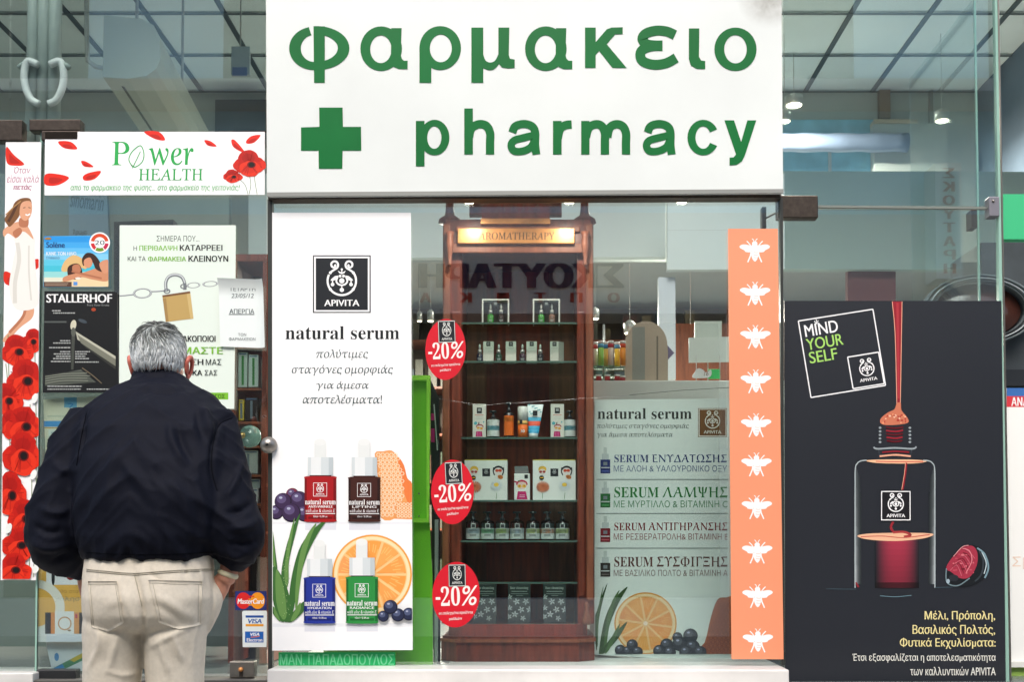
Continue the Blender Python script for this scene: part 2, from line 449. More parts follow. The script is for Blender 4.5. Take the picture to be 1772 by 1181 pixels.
o = B(); o.box(-4.35, -4.2, .0, 5.75, .5, ZC, wallw); tag(o.make('side_wall'), 'pale side wall at the left end of the shop', 'wall')
o = B(); o.box(3.3, 3.4, .3, 5.6, .5, ZC, mat('blue_wall', (92, 112, 130), .6, noise_amt=.15, scale=3)); tag(o.make('side_wall'), 'dark bluish side wall at the right end of the shop', 'wall')

b = B(); b.box(-4.36, 4.5, -.02, .3, ZC + .002, 7, mat('upper_facade', (214, 210, 200), .8, noise_amt=.06, scale=1)); tag(b.make('upper_wall'), 'plain pale wall of the building above the pharmacy sign', 'wall')
# opposite side of the street (seen mirrored in the panes)
o = thing('opposite_shop', 'optician shop across the street mirrored faintly in the window', 'building', (0, -10, 0))
YO = -9.5
f = B(); pl = mat('opposite_plaster', (236, 228, 214), .8, noise_amt=.06, scale=1); dk = mat('opposite_window', (30, 34, 38), .15)
f.box(-16, 16, YO - 1, YO, 3.95, 5.2, pl); f.box(-16, 16, YO - 1, YO - .6, 0, 3.95, dk)
for x in (-12, -7, -2.9, 2.6, 6.5, 12): f.box(x - .25, x + .25, YO - .7, YO - .02, 0, 3.95, pl)
f.box(-16, 16, YO - .7, YO - .03, 0, .45, pl)
up = mat('added_storeys', (214, 244, 252), .8, noise_amt=.1, scale=1)
f.box(-16, 16, YO - 1, YO - .15, 5.2, 9.4, up); f.box(-16, 16, YO - 1, YO + .5, 6.55, 6.7, pl)  # unseen upper storeys added to block the sky and tint the pane reflections
for i in range(9): f.box(-13.5 + i * 3.2, -12 + i * 3.2, YO - .16, YO - .13, 6.9, 8.8, dk)
f.make('wall', o)
f = B()
def street_text(bb, s, xa, xb, z0, z1, m, st='s', bold=0):      # lettering facing the pharmacy, xa = where it begins (larger x)
    vs, fs = text_mesh(s, st); xs = [p[0] for p in vs]; ys = [p[1] for p in vs]
    for k in ((-bold, 0, bold) if bold else (0,)):
        vv = []; ff = []
        for i, fc in enumerate(fs):
            n = len(vv)
            for j in fc:
                vv.append((xa + k + (vs[j][0] - min(xs)) / (max(xs) - min(xs)) * (xb - xa), YO + .02 + abs(k) * .05 + ((i * 37) % 101) * 3e-5, z0 + (vs[j][1] - min(ys)) / (max(ys) - min(ys)) * (z1 - z0)))
            ff.append(tuple(range(n, n + len(fc))))
        bb.add(vv, ff, m)
kk = (-YO - CAM.y * -1 * -1)
DR = -CAM.y + -YO                      # mirrored distance
def mx(px): return (px - CX) / FPX * DR
def mz(py): return 1.0 + (960 - py) / FPX * DR
street_text(f, 'ΣΚΟΥΤΑΡΗ', mx(1076), mx(727), mz(496), mz(452), C(52, 56, 84), bold=.035)
for ch, px in zip('ΟΠΤΙΚΑ', (1063, 998, 935, 870, 805, 735)):
    street_text(f, ch, mx(px + 9), mx(px - 9), mz(521), mz(504), C(190, 40, 30), bold=.012)
f.make('lettering', o)
o = thing('vertical_sign', 'pale vertical sign with red lettering across the street at right', 'sign', (0, -9.3, 3))
f = B(); xa, xb = mx(1655), mx(1610); f.box(xb, xa, -9.49, -9.1, mz(490), mz(290), C(238, 240, 238)); f.make('panel', o)
f = B(); YO2 = YO; YO = -9.1
for i, ch in enumerate('ΣΚΟΥΤΑΡΗ'):
    yy = 300 + i * 23.5; street_text(f, ch, mx(1641), mx(1623), mz(yy + 17), mz(yy), C(205, 50, 45), bold=.012)
YO = YO2
f.make('lettering', o)

# ================================================================== FACADE
# fascia sign
Y = -.07
sg = thing('pharmacy_sign', 'large white pharmacy sign with green raised letters and cross', 'sign', P(907, 336, Y))
b = B(); panel = mat('sign_enamel', (228, 233, 230), .25, noise_amt=.06, scale=1.6)
_n = panel.node_tree; _p = _n.nodes['Principled BSDF']; _rp = [x for x in _n.nodes if x.type == 'VALTORGB'][0]     # rusty stain at the upper right corner
_tc = _n.nodes.new('ShaderNodeTexCoord'); _d = _n.nodes.new('ShaderNodeVectorMath'); _d.operation = 'DISTANCE'; _d.inputs[1].default_value = P(1330, -6, Y) - P(907, 336, Y)
_n.links.new(_tc.outputs['Object'], _d.inputs[0]); _mr = _n.nodes.new('ShaderNodeMapRange'); _mr.inputs[1].default_value = .13; _mr.inputs[2].default_value = .01; _n.links.new(_d.outputs['Value'], _mr.inputs[0])
_nz = _n.nodes.new('ShaderNodeTexNoise'); _nz.inputs['Scale'].default_value = 26; _n.links.new(_tc.outputs['Object'], _nz.inputs['Vector'])
_mu = _n.nodes.new('ShaderNodeMath'); _mu.operation = 'MULTIPLY'; _n.links.new(_mr.outputs[0], _mu.inputs[0]); _n.links.new(_nz.outputs[0], _mu.inputs[1])
_mx = _n.nodes.new('ShaderNodeMixRGB'); _mx.inputs[2].default_value = (.10, .07, .04, 1); _n.links.new(_mu.outputs[0], _mx.inputs[0]); _n.links.new(_rp.outputs[0], _mx.inputs[1]); _n.links.new(_mx.outputs[0], _p.inputs['Base Color'])
b.slab([(460, -60), (1352, -60), (1355, 331), (462, 337)], Y, .05, panel)
b.make('panel', sg)
b = B(); b.slab([(462, 333), (1356, 327), (1356, 334), (462, 340)], Y - .006, Y - .001, mat('sign_trim', (150, 152, 148), .4, .5)); b.make('trim', sg)
GREEN = mat('sign_green', (0, 106, 48), .4, spec=.2, noise_amt=.12, scale=2.5)
K = 1.947
def letter():
    L = B(Y - .0018, .00002); L.xf = lambda x, y: (450 + x / K, y / K); return L
def alpha(dx):
    L = letter(); L.ell(408 + dx, 163, 70, 74, GREEN, hole=.0001)
    L.v.clear(); L.f.clear(); L.m.clear(); L.s.clear()
    o = [(408 + dx + 70 * math.cos(t), 163 + 75 * math.sin(t)) for t in np.linspace(0, 2 * math.pi, 41)[:-1]]
    h = [(407 + dx + 36 * math.cos(t), 165 + 47 * math.sin(t)) for t in np.linspace(0, 2 * math.pi, 41)[:-1]]
    L.poly(o, GREEN, [h])
    L.poly([(442 + dx, 94), (477 + dx, 94), (474 + dx, 185), (478 + dx, 198), (485 + dx, 204), (497 + dx, 204), (497 + dx, 232), (468 + dx, 232), (452 + dx, 225), (441 + dx, 208), (441 + dx, 190)], GREEN)
    return L
def glyphs():
    G = []
    L = letter(); L.ring(182, 162, (84, 73), (45, 46), 102, 270, GREEN); L.ring(190, 161, (111, 74), (72, 46), -95, 95, GREEN); L.poly([(180, 88), (218, 88), (218, 278), (182, 278)], GREEN); G.append(L)
    G.append(alpha(0))
    L = letter(); el = lambda cx, cy, rx, ry: [(cx + rx * math.cos(t), cy + ry * math.sin(t)) for t in np.linspace(0, 2 * math.pi, 41)[:-1]]
    L.poly(el(607, 161, 70, 74), GREEN, [el(609, 162, 37, 47)]); L.poly([(537, 155), (577, 190), (577, 278), (537, 278)], GREEN); G.append(L)
    L = letter(); L.poly([(712, 92), (752, 92), (752, 278), (712, 278)], GREEN)
    L.poly([(803, 92), (840, 92), (838, 185), (842, 197), (858, 200), (858, 228), (835, 230), (815, 226), (803, 212)], GREEN)
    L.poly(smooth([(751, 180), (760, 203), (776, 210), (792, 203), (804, 180)], 5) + smooth([(806, 214), (790, 231), (772, 236), (751, 228)], 5), GREEN); G.append(L)
    G.append(alpha(555))
    L = letter(); L.poly([(1095, 92), (1131, 92), (1131, 228), (1095, 228)], GREEN)
    L.poly([(1130, 142), (1168, 98), (1185, 92), (1222, 91), (1222, 114), (1196, 115), (1168, 148), (1235, 228), (1188, 228), (1143, 171), (1130, 184)], GREEN); G.append(L)
    L = letter(); L.stroke([(1398, 117), (1370, 105), (1335, 102), (1300, 112), (1288, 131), (1304, 148), (1330, 152), (1356, 152)], 33, GREEN, 8)
    L.stroke([(1356, 154), (1320, 155), (1290, 166), (1281, 184), (1291, 206), (1327, 217), (1368, 212), (1402, 194)], 33, GREEN, 8); G.append(L)
    L = letter(); L.poly([(1445, 95), (1480, 95), (1479, 190), (1486, 203), (1500, 205), (1500, 232), (1472, 231), (1452, 220), (1445, 198)], GREEN); G.append(L)
    L = letter(); L.poly(el(1602, 165, 71, 73), GREEN, [el(1602, 165, 38, 48)]); G.append(L)
    # lower line
    L = letter(); L.poly(el(588, 463, 50, 60), GREEN, [el(587, 463, 24, 38)]); L.poly([(525, 407), (554, 407), (554, 560), (525, 560)], GREEN); G.append(L)
    L = letter(); L.poly([(688, 365), (717, 365), (717, 520), (688, 520)], GREEN); L.stroke([(704, 462), (712, 432), (738, 418), (763, 424), (775, 448), (775, 480), (775, 520)], 28, GREEN, 8); G.append(L)
    def aa(dx):
        L = letter(); L.stroke([(850 + dx, 446), (860 + dx, 425), (889 + dx, 417), (916 + dx, 425), (927 + dx, 446), (927 + dx, 488), (931 + dx, 520)], 27, GREEN, 8)
        L.stroke([(920 + dx, 456), (886 + dx, 464), (856 + dx, 473), (846 + dx, 490), (856 + dx, 508), (884 + dx, 509), (912 + dx, 496), (925 + dx, 472)], 25, GREEN, 8); return L
    G.append(aa(0))
    L = letter(); L.poly([(987, 407), (1016, 407), (1016, 520), (987, 520)], GREEN); L.stroke([(1003, 466), (1011, 434), (1030, 421), (1050, 419)], 28, GREEN, 8); G.append(L)
    L = letter(); L.poly([(1082, 407), (1110, 407), (1110, 520), (1082, 520)], GREEN)
    L.stroke([(1098, 462), (1108, 430), (1132, 418), (1152, 425), (1162, 448), (1162, 480), (1162, 520)], 28, GREEN, 8); L.stroke([(1170, 462), (1178, 430), (1200, 418), (1222, 425), (1233, 448), (1233, 480), (1233, 520)], 28, GREEN, 8); G.append(L)
    G.append(aa(456))
    L = letter(); L.ring(1493, 463, (53, 60), (26, 38), 28, 332, GREEN); G.append(L)
    L = letter(); L.poly([(1565, 405), (1597, 405), (1621, 478), (1642, 405), (1672, 405), (1634, 522), (1624, 543), (1606, 555), (1582, 557), (1582, 531), (1595, 530), (1604, 520)], GREEN); G.append(L)
    return G
def solidify(L, d=.006):                 # the letters are cut from sheet: give each face sheet a thickness
    n = len(L.v); fs = list(L.f); cnt = {}
    for f in fs:
        for i in range(len(f)):
            e = (f[i], f[(i + 1) % len(f)]); cnt[tuple(sorted(e))] = cnt.get(tuple(sorted(e)), []) + [e]
    L.v += [(x, y + d, z) for x, y, z in L.v[:n]]
    for e in [v[0] for v in cnt.values() if len(v) == 1]:
        L.f.append((e[0], e[1], e[1] + n, e[0] + n)); L.m.append(0); L.s.append(False)
for L in glyphs():
    L.mats = [GREEN]; solidify(L, .0015); L.make('letter', sg)
L = letter(); L.poly([(199, 362), (278, 362), (279, 427), (340, 427), (341, 507), (278, 507), (277, 568), (198, 568), (197, 507), (138, 507), (138, 429), (200, 427)], GREEN); solidify(L, .0015); L.make('cross', sg)

# display window
Yg = 0.0
wn = thing('display_window', 'wide shop window below the pharmacy sign holding the wooden cabinet', 'window', P(908, 1158, Yg))
b = B(); b.slab([(471, 343), (1350, 341), (1352, 1157), (472, 1159)], Yg, Yg + .008, GLASS); b.make('pane', wn)
b = B(); b.slab([(464, 338), (1352, 333), (1352, 342), (464, 345)], -.03, .03, DARKSTEEL)
b.slab([(463, 345), (471, 345), (471, 1159), (464, 1159)], -.012, .02, mat('dark_frame', (46, 50, 48), .4)); b.slab([(1350, 342), (1355, 342), (1358, 1152), (1353, 1152)], -.012, .02, mat('dark_frame', (46, 50, 48), .4)); b.make('frame', wn)
b = B(); b.slab([(1319, 358), (1326, 358), (1326, 396), (1319, 396)], .12, .16, DARKSTEEL); b.tube([P(1325, 378, .14), P(1348, 366, .02)], .004, STEEL, 6); b.make('bracket', wn)
b = B(); b.tube([P(760, 690, -.004), P(830, 702, -.004), P(900, 697, -.004), P(1010, 690, -.004), P(1100, 684, -.004)], .0016, CLEAR, 5); b.tube([P(1090, 684, -.004), P(1180, 676, -.004), P(1264, 671, -.004)], .0012, C(70, 80, 70), 5); b.make('crack_seam', wn)
b = B(); b.pbox(462, 1160, 1366, 1215, -.16, .05, MARBLE, .006); tag(b.make('marble_sill'), 'thick white marble sill under the display window', 'sill')
b = B(); b.box(P(466, 900, 0).x, P(1362, 900, 0).x, .02, 1.0, .50, .548, mat('display_floor', (222, 226, 222), .35, noise_amt=.05, scale=4)); tag(b.make('display_platform'), 'pale platform inside the window carrying the cabinet', 'platform')

# left glass door
Yd = .03
dr = thing('glass_door', 'frameless glass door covered with notices, man standing before it', 'door', P(268, 1176, Yd))
b = B(); b.slab([(73, 229), (460, 229), (462, 1172), (63, 1176)], Yd, Yd + .01, GLASS); b.make('pane', dr)
b = B(); b.slab([(70, 229), (73, 229), (63, 1176), (60, 1176)], Yd, Yd + .01, EDGE); b.make('pane_edge', dr)
def fitting(name, x0, y0, x1, y1, par, Y0=None, m=DARKSTEEL):
    q = B(); Y0 = Yd - .022 if Y0 is None else Y0; q.pbox(x0, y0, x1, y1, Y0, Y0 + .05, m, .004); return q.make(name, par)
fitting('hinge', 71, 226, 136, 243, dr); fitting('hinge', 62, 1160, 131, 1181, dr, m=mat('black_hinge', (34, 36, 38), .4))
k = B(); k.pbox(397, 1146, 440, 1174, Yd - .02, Yd + .03, STEEL, .003); lp = k.make('lock_plate', dr)
k = B(); k.lathe(P(417, 1160, Yd - .02), [(.008, 0), (.010, -.004), (.006, -.012), (.002, -.013)], COPPER, 14, 'y'); k.pbox(414, 1162, 420, 1172, Yd - .026, Yd - .021, DARKSTEEL); k.make('keyhole', lp)
k = B(); c = P(465, 771, Yd - .07); k.ball(c, .033, STEEL, 24); k.lathe((c.x, c.y, c.z), [(.008, .02), (.008, .10)], STEEL, 12, 'y'); k.lathe((c.x, c.y, c.z), [(.006, -.0325), (.005, -.0345)], INK, 12, 'y'); k.make('knob', dr)
k = B(); c = P(430, 755, Yd + .09); k.lathe(c, [(.046, 0), (.046, .012)], CLEAR, 28, 'y'); k.lathe(c, [(.044, .02), (.046, .024)], EDGE, 28, 'y'); k.lathe(P(419, 754, Yd + .08), [(.001, -.012), (.013, -.008), (.014, 0)], mat('brass', (200, 170, 110), .3, .9), 16, 'y'); k.make('inner_handle', dr)
tr = thing('transom_window', 'clear glass transom above the glass door with air conditioner behind', 'window', P(265, 226, Yd))
b = B(); b.slab([(21, -545), (458, -545), (459, 226), (18, 226)], Yd, Yd + .01, GLASS); b.make('pane', tr)
fitting('clip', 50, 206, 139, 226, tr); 
sd = thing('side_window', 'narrow glass sidelight at the far left carrying the poppy banner', 'window', P(20, 1176, Yd))
b = B(); b.slab([(-880, 245), (70, 245), (60, 1170), (-880, 1170)], Yd + .002, Yd + .011, GLASS); b.slab([(-880, -545), (18, -545), (16, 242), (-880, 242)], Yd, Yd + .01, GLASS); b.make('pane', sd)
fitting('clip', -40, 207, 38, 243, sd); 
b = B(); b.pbox(-880, 1166, 56, 1215, -.05, .2, MARBLE, .005); tag(b.make('marble_block'), 'low pale marble block below the narrow sidelight at far left', 'block')
b = B(); b.pbox(58, 1178, 462, 1196, -.04, .2, mat('threshold', (88, 86, 82), .6), .003); tag(b.make('threshold'), 'dark strip of threshold under the glass door', 'threshold')

# right panes
rw = thing('upper_window', 'upper glass pane at right of the pharmacy sign showing the ceiling', 'window', P(1540, 357, Yd))
b = B(); b.slab([(1356, -545), (1712, -545), (1729, 357), (1356, 355)], Yd, Yd + .01, GLASS); b.make('pane', rw)
b = B(); b.slab([(1416, 355), (1716, 358), (1716, 362), (1416, 359)], Yd - .002, Yd + .012, mat('silicone', (120, 128, 122), .4)); b.make('seam', rw)
rd = thing('fixed_window', 'tall glass pane at right behind the black poster', 'window', P(1545, 1190, Yd))
b = B(); b.slab([(1356, 362), (1729, 364), (1744, 1195), (1358, 1195)], Yd, Yd + .01, GLASS); b.make('pane', rd)
fitting('clip', 1346, 338, 1416, 377, rd); 
k = B(); k.pbox(1712, 340, 1730, 374, Yd - .022, Yd + .03, mat('grey_clip', (140, 138, 146), .4, .5), .003); k.lathe(P(1719, 348, Yd - .024), [(.006, 0), (.004, -.004)], STEEL, 10, 'y'); k.make('clip', rd)
pf = B(); pf.slab([(1712, -545), (1716, -545), (1747, 1195), (1737, 1195), (1730, 700), (1728, 360)], Yd - .012, Yd + .014, EDGE); pf.slab([(1717, -545), (1719, -545), (1751, 1195), (1748, 1195)], Yd - .004, Yd + .014, STEEL); pf.make('edge_profile', rd)
pr = thing('return_pane', 'glass pane set edge on behind the right hand windows', 'window', P(1685, 520, .35))
b = B(); a0 = P(1684, 400, .4); b.box(a0.x - .005, a0.x + .003, .35, 1.2, .5, 3.4, GLASS); b.box(a0.x - .004, a0.x + .004, .34, .349, .5, 3.4, EDGE); b.make('pane', pr)
b = B(); b.pbox(1681, 363, 1691, 394, .3, .36, DARKSTEEL); b.make('clip', pr)

# ================================================================== POSTERS
def board(name, label, cat, quad, Yf, m, th=.004, group=None):
    q = B(); q.slab(quad, Yf, Yf + th, m); o = q.make(name); tag(o, label, cat, group); return o
def rectq(x0, y0, x1, y1): return [(x0, y0), (x1, y0), (x1, y1), (x0, y1)]

# --- poppy banner
Yp = .012
bn = board('banner', 'tall narrow banner with red poppies and a running woman in white', 'banner', [(10, 246), (71, 246), (62, 1005), (1, 1005)], Yp, C(248, 247, 248))
a = B(Yp); a.clip = (4, 247, 67, 1003)
for pts in ([(11, 254), (24, 268), (42, 284), (28, 287), (12, 282)], [(8, 470), (25, 478), (44, 502), (25, 497), (8, 490)], [(43, 462), (55, 451), (67, 449), (67, 463), (52, 469)]): petal(a, pts)
SK, SKD = C(222, 164, 130), C(184, 118, 86); DR_, DRD = C(238, 236, 230), C(216, 214, 206)
a.poly(smooth([(8, 583), (40, 548), (46, 520), (58, 530), (56, 550), (34, 568), (14, 590), (6, 592)], 5, True), SK); a.stroke([(44, 526), (40, 548), (16, 576)], 5, SKD)
a.poly(smooth([(24, 412), (30, 405), (46, 398), (60, 412), (60, 430), (62, 470), (66, 500), (62, 532), (28, 535), (16, 500), (22, 455), (27, 430)], 5, True), DR_)
a.stroke([(30, 420), (33, 450), (26, 490), (26, 525)], 7, DRD); a.stroke([(50, 425), (50, 470), (54, 520)], 3, DRD)
a.poly(smooth([(26, 412), (14, 404), (7, 410), (6, 398), (20, 388), (34, 384), (48, 392), (58, 414), (44, 402), (34, 402), (28, 412)], 5, True), SK); a.poly(smooth([(22, 402), (34, 394), (38, 402), (28, 412)], 4, True), SKD)
a.poly(smooth([(34, 378), (48, 376), (48, 392), (34, 392)], 4, True), SKD)
a.poly(smooth([(8, 378), (20, 362), (26, 350), (38, 343), (52, 344), (54, 358), (38, 362), (32, 376), (18, 392), (12, 388)], 5, True), C(126, 84, 50)); a.stroke([(30, 352), (22, 370), (14, 384)], 5, C(84, 52, 34)); a.stroke([(36, 348), (22, 360), (10, 372)], 2, C(176, 134, 84))
a.poly(smooth([(36, 354), (44, 348), (54, 350), (55, 366), (50, 378), (42, 382), (34, 372)], 5, True), SK); a.stroke([(44, 371), (48, 372.5), (52, 370)], 2.2, WHITE); a.stroke([(40, 360), (44, 359)], 1.2, C(80, 50, 40)); a.stroke([(49, 359), (53, 360)], 1.2, C(80, 50, 40))
for x, y0, y1 in ((14, 580, 1000), (60, 590, 1000), (52, 700, 1000), (10, 630, 700), (62, 820, 900)): a.stroke([(x, y0), (x + 3, (y0 + y1) / 2), (x - 2, y1)], 1.4, C(120, 140, 100))
for i, q in enumerate(((56, 590, 18, 20), (30, 607, 27, 26), (44, 657, 32, 33), (13, 692, 24, 27), (16, 735, 16, 24), (42, 736, 30, 31), (37, 786, 31, 36), (18, 855, 26, 36), (42, 896, 26, 30), (34, 942, 30, 28), (24, 985, 28, 26))): poppy(a, *q, seed=i)
for p in ((60, 690), (58, 822), (15, 915), (62, 985)): a.ell(p[0], p[1], 5, 9, C(236, 240, 236), 20)
a.make('picture', bn)
a = B(Yp); PU = C(170, 80, 120)
a.text('Όταν', 24, 289, 53, 300, PU, shear=.25); a.text('είσαι καλά', 12, 303, 68, 316, PU, shear=.25); a.text('πετάς', 23, 319, 55, 330, PU, bold=.5, shear=.25); a.make('lettering', bn)

# --- header
hp = board('header_board', 'wide white board with green lettering and scattered red petals over the door', 'sign', [(78, 228), (458, 228), (458, 337), (77, 338)], Yp - .004, C(250, 250, 252))
a = B(Yp - .004); q = lambda L: [(x / 3.473, y / 3.473) for x, y in L]
for pts in ([(350, 850), (425, 852), (465, 893), (425, 898), (375, 885)], [(866, 792), (955, 792), (992, 842), (930, 835)], [(1228, 843), (1265, 848), (1302, 880), (1250, 875)], [(1390, 842), (1415, 845), (1470, 912), (1440, 908), (1400, 880)], [(1478, 850), (1510, 818), (1566, 812), (1530, 855), (1490, 864)], [(488, 968), (520, 972), (562, 1003), (505, 1000)], [(272, 1048), (340, 1045), (415, 1068), (350, 1112), (272, 1110)], [(498, 1062), (530, 1040), (606, 1028), (570, 1075), (510, 1085)]): petal(a, q(pts), (226, 38, 20))
for pts in ([(432, 305), (434, 320), (431, 336)], [(440, 305), (442, 320), (445, 336)], [(414, 310), (424, 320), (429, 336)]): a.stroke(pts, 1, C(110, 140, 100))
poppy(a, 403, 305, 15, 11, 31); poppy(a, 432, 283, 25, 22, 30); a.make('picture', hp)
a = B(Yp - .004); PG = C(40, 170, 80)
a.text('P', 193.5, 245, 224, 286, PG, 'u', bold=.4); a.text('wer', 257, 256, 335, 286, PG, 'u', bold=.5); a.text('HEALTH', 240, 292, 351, 312, PG, 'u', bold=.3)
a.stroke([(229, 288), (223, 276), (229, 262), (243, 252), (249, 266), (246, 280), (234, 289), (227, 285)], 1.6, PG); a.stroke([(229, 291), (236, 277), (243, 262)], 1.4, PG)
a.text('από το φαρμακείο της φύσης... στο φαρμακείο της γειτονιάς!', 122, 319, 415, 332, C(96, 186, 110), bold=.15, shear=.2); a.make('lettering', hp)

# --- sunscreen card
sn = board('poster', 'small glossy beach poster with two sunbathing women and blue sky', 'poster', [(78, 409), (183, 407), (188, 412), (187, 490), (182, 497), (75, 497)], Yp, C(90, 170, 215))
a = B(Yp); a.clip = (75.5, 407, 187.5, 496.5)
cols = [(40, 150, 225), (66, 168, 232), (98, 188, 238), (132, 206, 240), (92, 200, 226), (70, 192, 214), (150, 216, 214), (226, 226, 204)]
for i, cc in enumerate(cols): a.rect(76, 409 + i * 10.2, 187, 497, C(*cc))
a.poly(smooth([(108, 486), (130, 478), (160, 482), (187, 480), (187, 497), (108, 497)], 4, True), C(236, 212, 168))
a.poly(smooth([(106, 468), (112, 452), (126, 442), (140, 446), (150, 456), (148, 466), (130, 460), (116, 470)], 5, True), C(222, 184, 124))
a.poly(smooth([(118, 462), (132, 456), (140, 462), (142, 478), (130, 484), (118, 478)], 5, True), C(66, 38, 28)); a.poly(smooth([(126, 460), (136, 458), (140, 468), (134, 474), (126, 470)], 5, True), C(190, 124, 92))
a.poly(smooth([(110, 480), (128, 474), (144, 472), (186, 460), (187, 486), (160, 484), (140, 480), (112, 488)], 5, True), C(206, 142, 106))
a.poly(smooth([(142, 448), (150, 438), (162, 440), (172, 452), (178, 470), (166, 466), (160, 454), (150, 456), (144, 460)], 5, True), C(58, 36, 28)); a.poly(smooth([(146, 450), (156, 446), (160, 456), (154, 464), (146, 460)], 5, True), C(214, 150, 116))
a.poly(smooth([(172, 456), (187, 450), (187, 470), (178, 472)], 4, True), C(214, 150, 116)); a.stroke([(124, 470), (150, 476), (176, 482)], 3, C(176, 112, 82)); a.ell(135, 482, 5, 2, C(240, 232, 224))
a.rect(76, 488, 124, 497, C(90, 62, 48)); a.rect(78, 490.5, 118, 491.5, C(180, 160, 140)); a.rect(78, 493.5, 116, 494.5, C(180, 160, 140)); a.rect(127, 488, 134, 494, C(90, 150, 220)); a.ell(83, 413, 6, 2, C(170, 120, 40))
a.make('picture', sn)
a = B(Yp - .0006); a.text('Solène', 80, 419, 112, 429, C(28, 52, 110), bold=.5); a.text('ΚΑΝΕ ΤΟΝ ΗΛΙΟ', 80, 436, 132, 442, C(240, 246, 250), bold=.3); a.text('ΣΥΜΜΑΧΟ', 80, 444.5, 103, 448.5, C(40, 90, 130)); a.make('lettering', sn)
a = B(Yp - .001); a.ell(172.5, 420, 18, 18, WHITE); a.ring(172.5, 420, (15.5, 15.5), (9.5, 9.5), 10, 170, C(214, 74, 36)); a.ring(172.5, 420, (15.5, 15.5), (9.5, 9.5), 186, 234, C(206, 40, 50)); a.ring(172.5, 420, (15.5, 15.5), (9.5, 9.5), 240, 300, C(110, 150, 40)); a.ring(172.5, 420, (15.5, 15.5), (9.5, 9.5), 306, 354, C(196, 40, 80)); a.text('20', 164, 416, 181, 424, C(90, 110, 120), bold=.3); a.make('badge', sn)

# --- theatre poster
st = board('poster', 'black theatre poster with white title and a pale beam of light', 'poster', [(77, 504), (196, 505), (203, 507), (205, 680), (74, 680)], Yp, C(22, 24, 26))
a = B(Yp); a.clip = (75, 504, 204, 680)
a.poly([(78, 652), (140, 640), (166, 662), (78, 668)], C(84, 90, 82))
for i in range(9): a.stroke([(78, 650 + i * 2), (110, 645 + i * 2 + random.random()), (150 + random.random() * 12, 644 + i * 2.2)], .8, C(150, 155, 140) if i % 2 else C(60, 64, 58))
a.poly([(131, 574), (200, 617), (200, 628), (134, 588)], C(186, 186, 168)); a.poly([(134, 580), (200, 622), (200, 634), (140, 594)], C(120, 122, 108)); a.poly([(140, 594), (200, 634), (200, 640), (148, 602)], C(50, 52, 48))
a.poly([(124, 580), (130, 580), (127, 640), (123, 640)], C(70, 74, 68)); a.ell(127, 563, 5, 9, C(206, 204, 180), 10); a.ell(127, 575, 4, 8, C(90, 94, 86)); a.ell(162, 536, 4, 3, C(170, 70, 40)); a.ell(143, 556, 8, 3, C(66, 76, 84), 20); a.rect(76, 556, 115, 559, C(84, 90, 88)); a.stroke([(142, 637), (160, 650), (176, 664)], 1.6, C(110, 100, 80))
for i, (x0, x1, y) in enumerate(((90, 105, 538), (92, 130, 542), (104, 122, 590), (92, 122, 594), (85, 122, 602), (104, 122, 609), (93, 122, 613), (97, 122, 617), (92, 122, 621), (88, 122, 626), (130, 156, 609), (130, 150, 613), (130, 148, 617), (130, 154, 621), (130, 171, 627), (82, 142, 669), (82, 140, 674), (150, 192, 674))):
    x = x0
    while x < x1:
        e = min(x1, x + 2 + random.random() * 4); a.rect(x, y - 1, e, y + 1, C(170, 174, 172)); a.layer -= 1; x = e + .8
a.layer += 2; a.make('picture', st)
a = B(Yp - .001); a.text('STALLERHOF', 80, 509, 194, 524, C(240, 240, 240), bold=1.2); a.text('Franz Xaver Kroetz', 151, 526.5, 189, 530, C(150, 154, 154)); a.make('lettering', st)

# --- strike poster
PW = mat('poster_paper', (226, 238, 228), .5)
sp = board('poster', 'tall white strike poster with a brass padlock on a chain', 'poster', [(207, 390), (408, 390), (405, 708), (206, 702)], Yp, PW)
a = B(Yp); g = lambda L: [(x / 3.375, 330 + y / 3.375) for x, y in L]
CH, CHL = C(120, 126, 130), C(206, 212, 214)
for pts in ([(698, 615), (740, 612), (790, 606)], [(880, 590), (930, 588), (985, 582)], ): a.stroke(g(pts), 2.6, CH); a.stroke(g([(x, y - 3) for x, y in pts]), 1.0, CHL)
for cx, cy, rx, ry, an in ((832, 600, 56, 30, -3), (1130, 553, 40, 17, -4), (1228, 545, 46, 17, -4)):
    x, y = cx / 3.375, 330 + cy / 3.375; a.ell(x, y, rx / 3.375, ry / 3.375, CH, an, hole=.76); a.ell(x, y - .4, rx / 3.375 * .95, ry / 3.375 * .93, CHL, an, hole=.9)
a.stroke(g([(972, 590), (968, 540), (985, 505), (1022, 492), (1060, 505), (1078, 540), (1080, 580)]), 5.6, CH, 8); a.stroke(g([(970, 585), (966, 540), (983, 503), (1022, 489), (1062, 503), (1080, 540)]), 2.2, CHL, 8)
for x, y in ((975, 588), (1072, 560)): a.ell(x / 3.375, 330 + y / 3.375, 6, 4.5, CH, hole=.6)
a.poly(g([(948, 612), (1110, 588), (1130, 748), (968, 768)]), C(190, 160, 98)); a.poly(g([(948, 612), (1110, 588), (1112, 600), (950, 624)]), C(120, 84, 54)); a.poly(g([(1090, 604), (1112, 600), (1130, 748), (1112, 751)]), C(206, 180, 120)); a.poly(g([(950, 630), (970, 628), (985, 766), (968, 768)]), C(164, 132, 80)); a.make('picture', sp)
a = B(Yp); D, G2 = C(58, 66, 62), C(126, 190, 60)
a.text('ΣΗΜΕΡΑ ΠΟΥ...', 271, 408, 345, 418, D); a.text('Η', 231, 426, 237, 434, D); a.text('ΠΕΡΙΘΑΛΨΗ', 241, 425, 307, 434, G2, bold=.5); a.text('ΚΑΤΑΡΡΕΕΙ', 311, 424, 385, 434, INK, bold=.7)
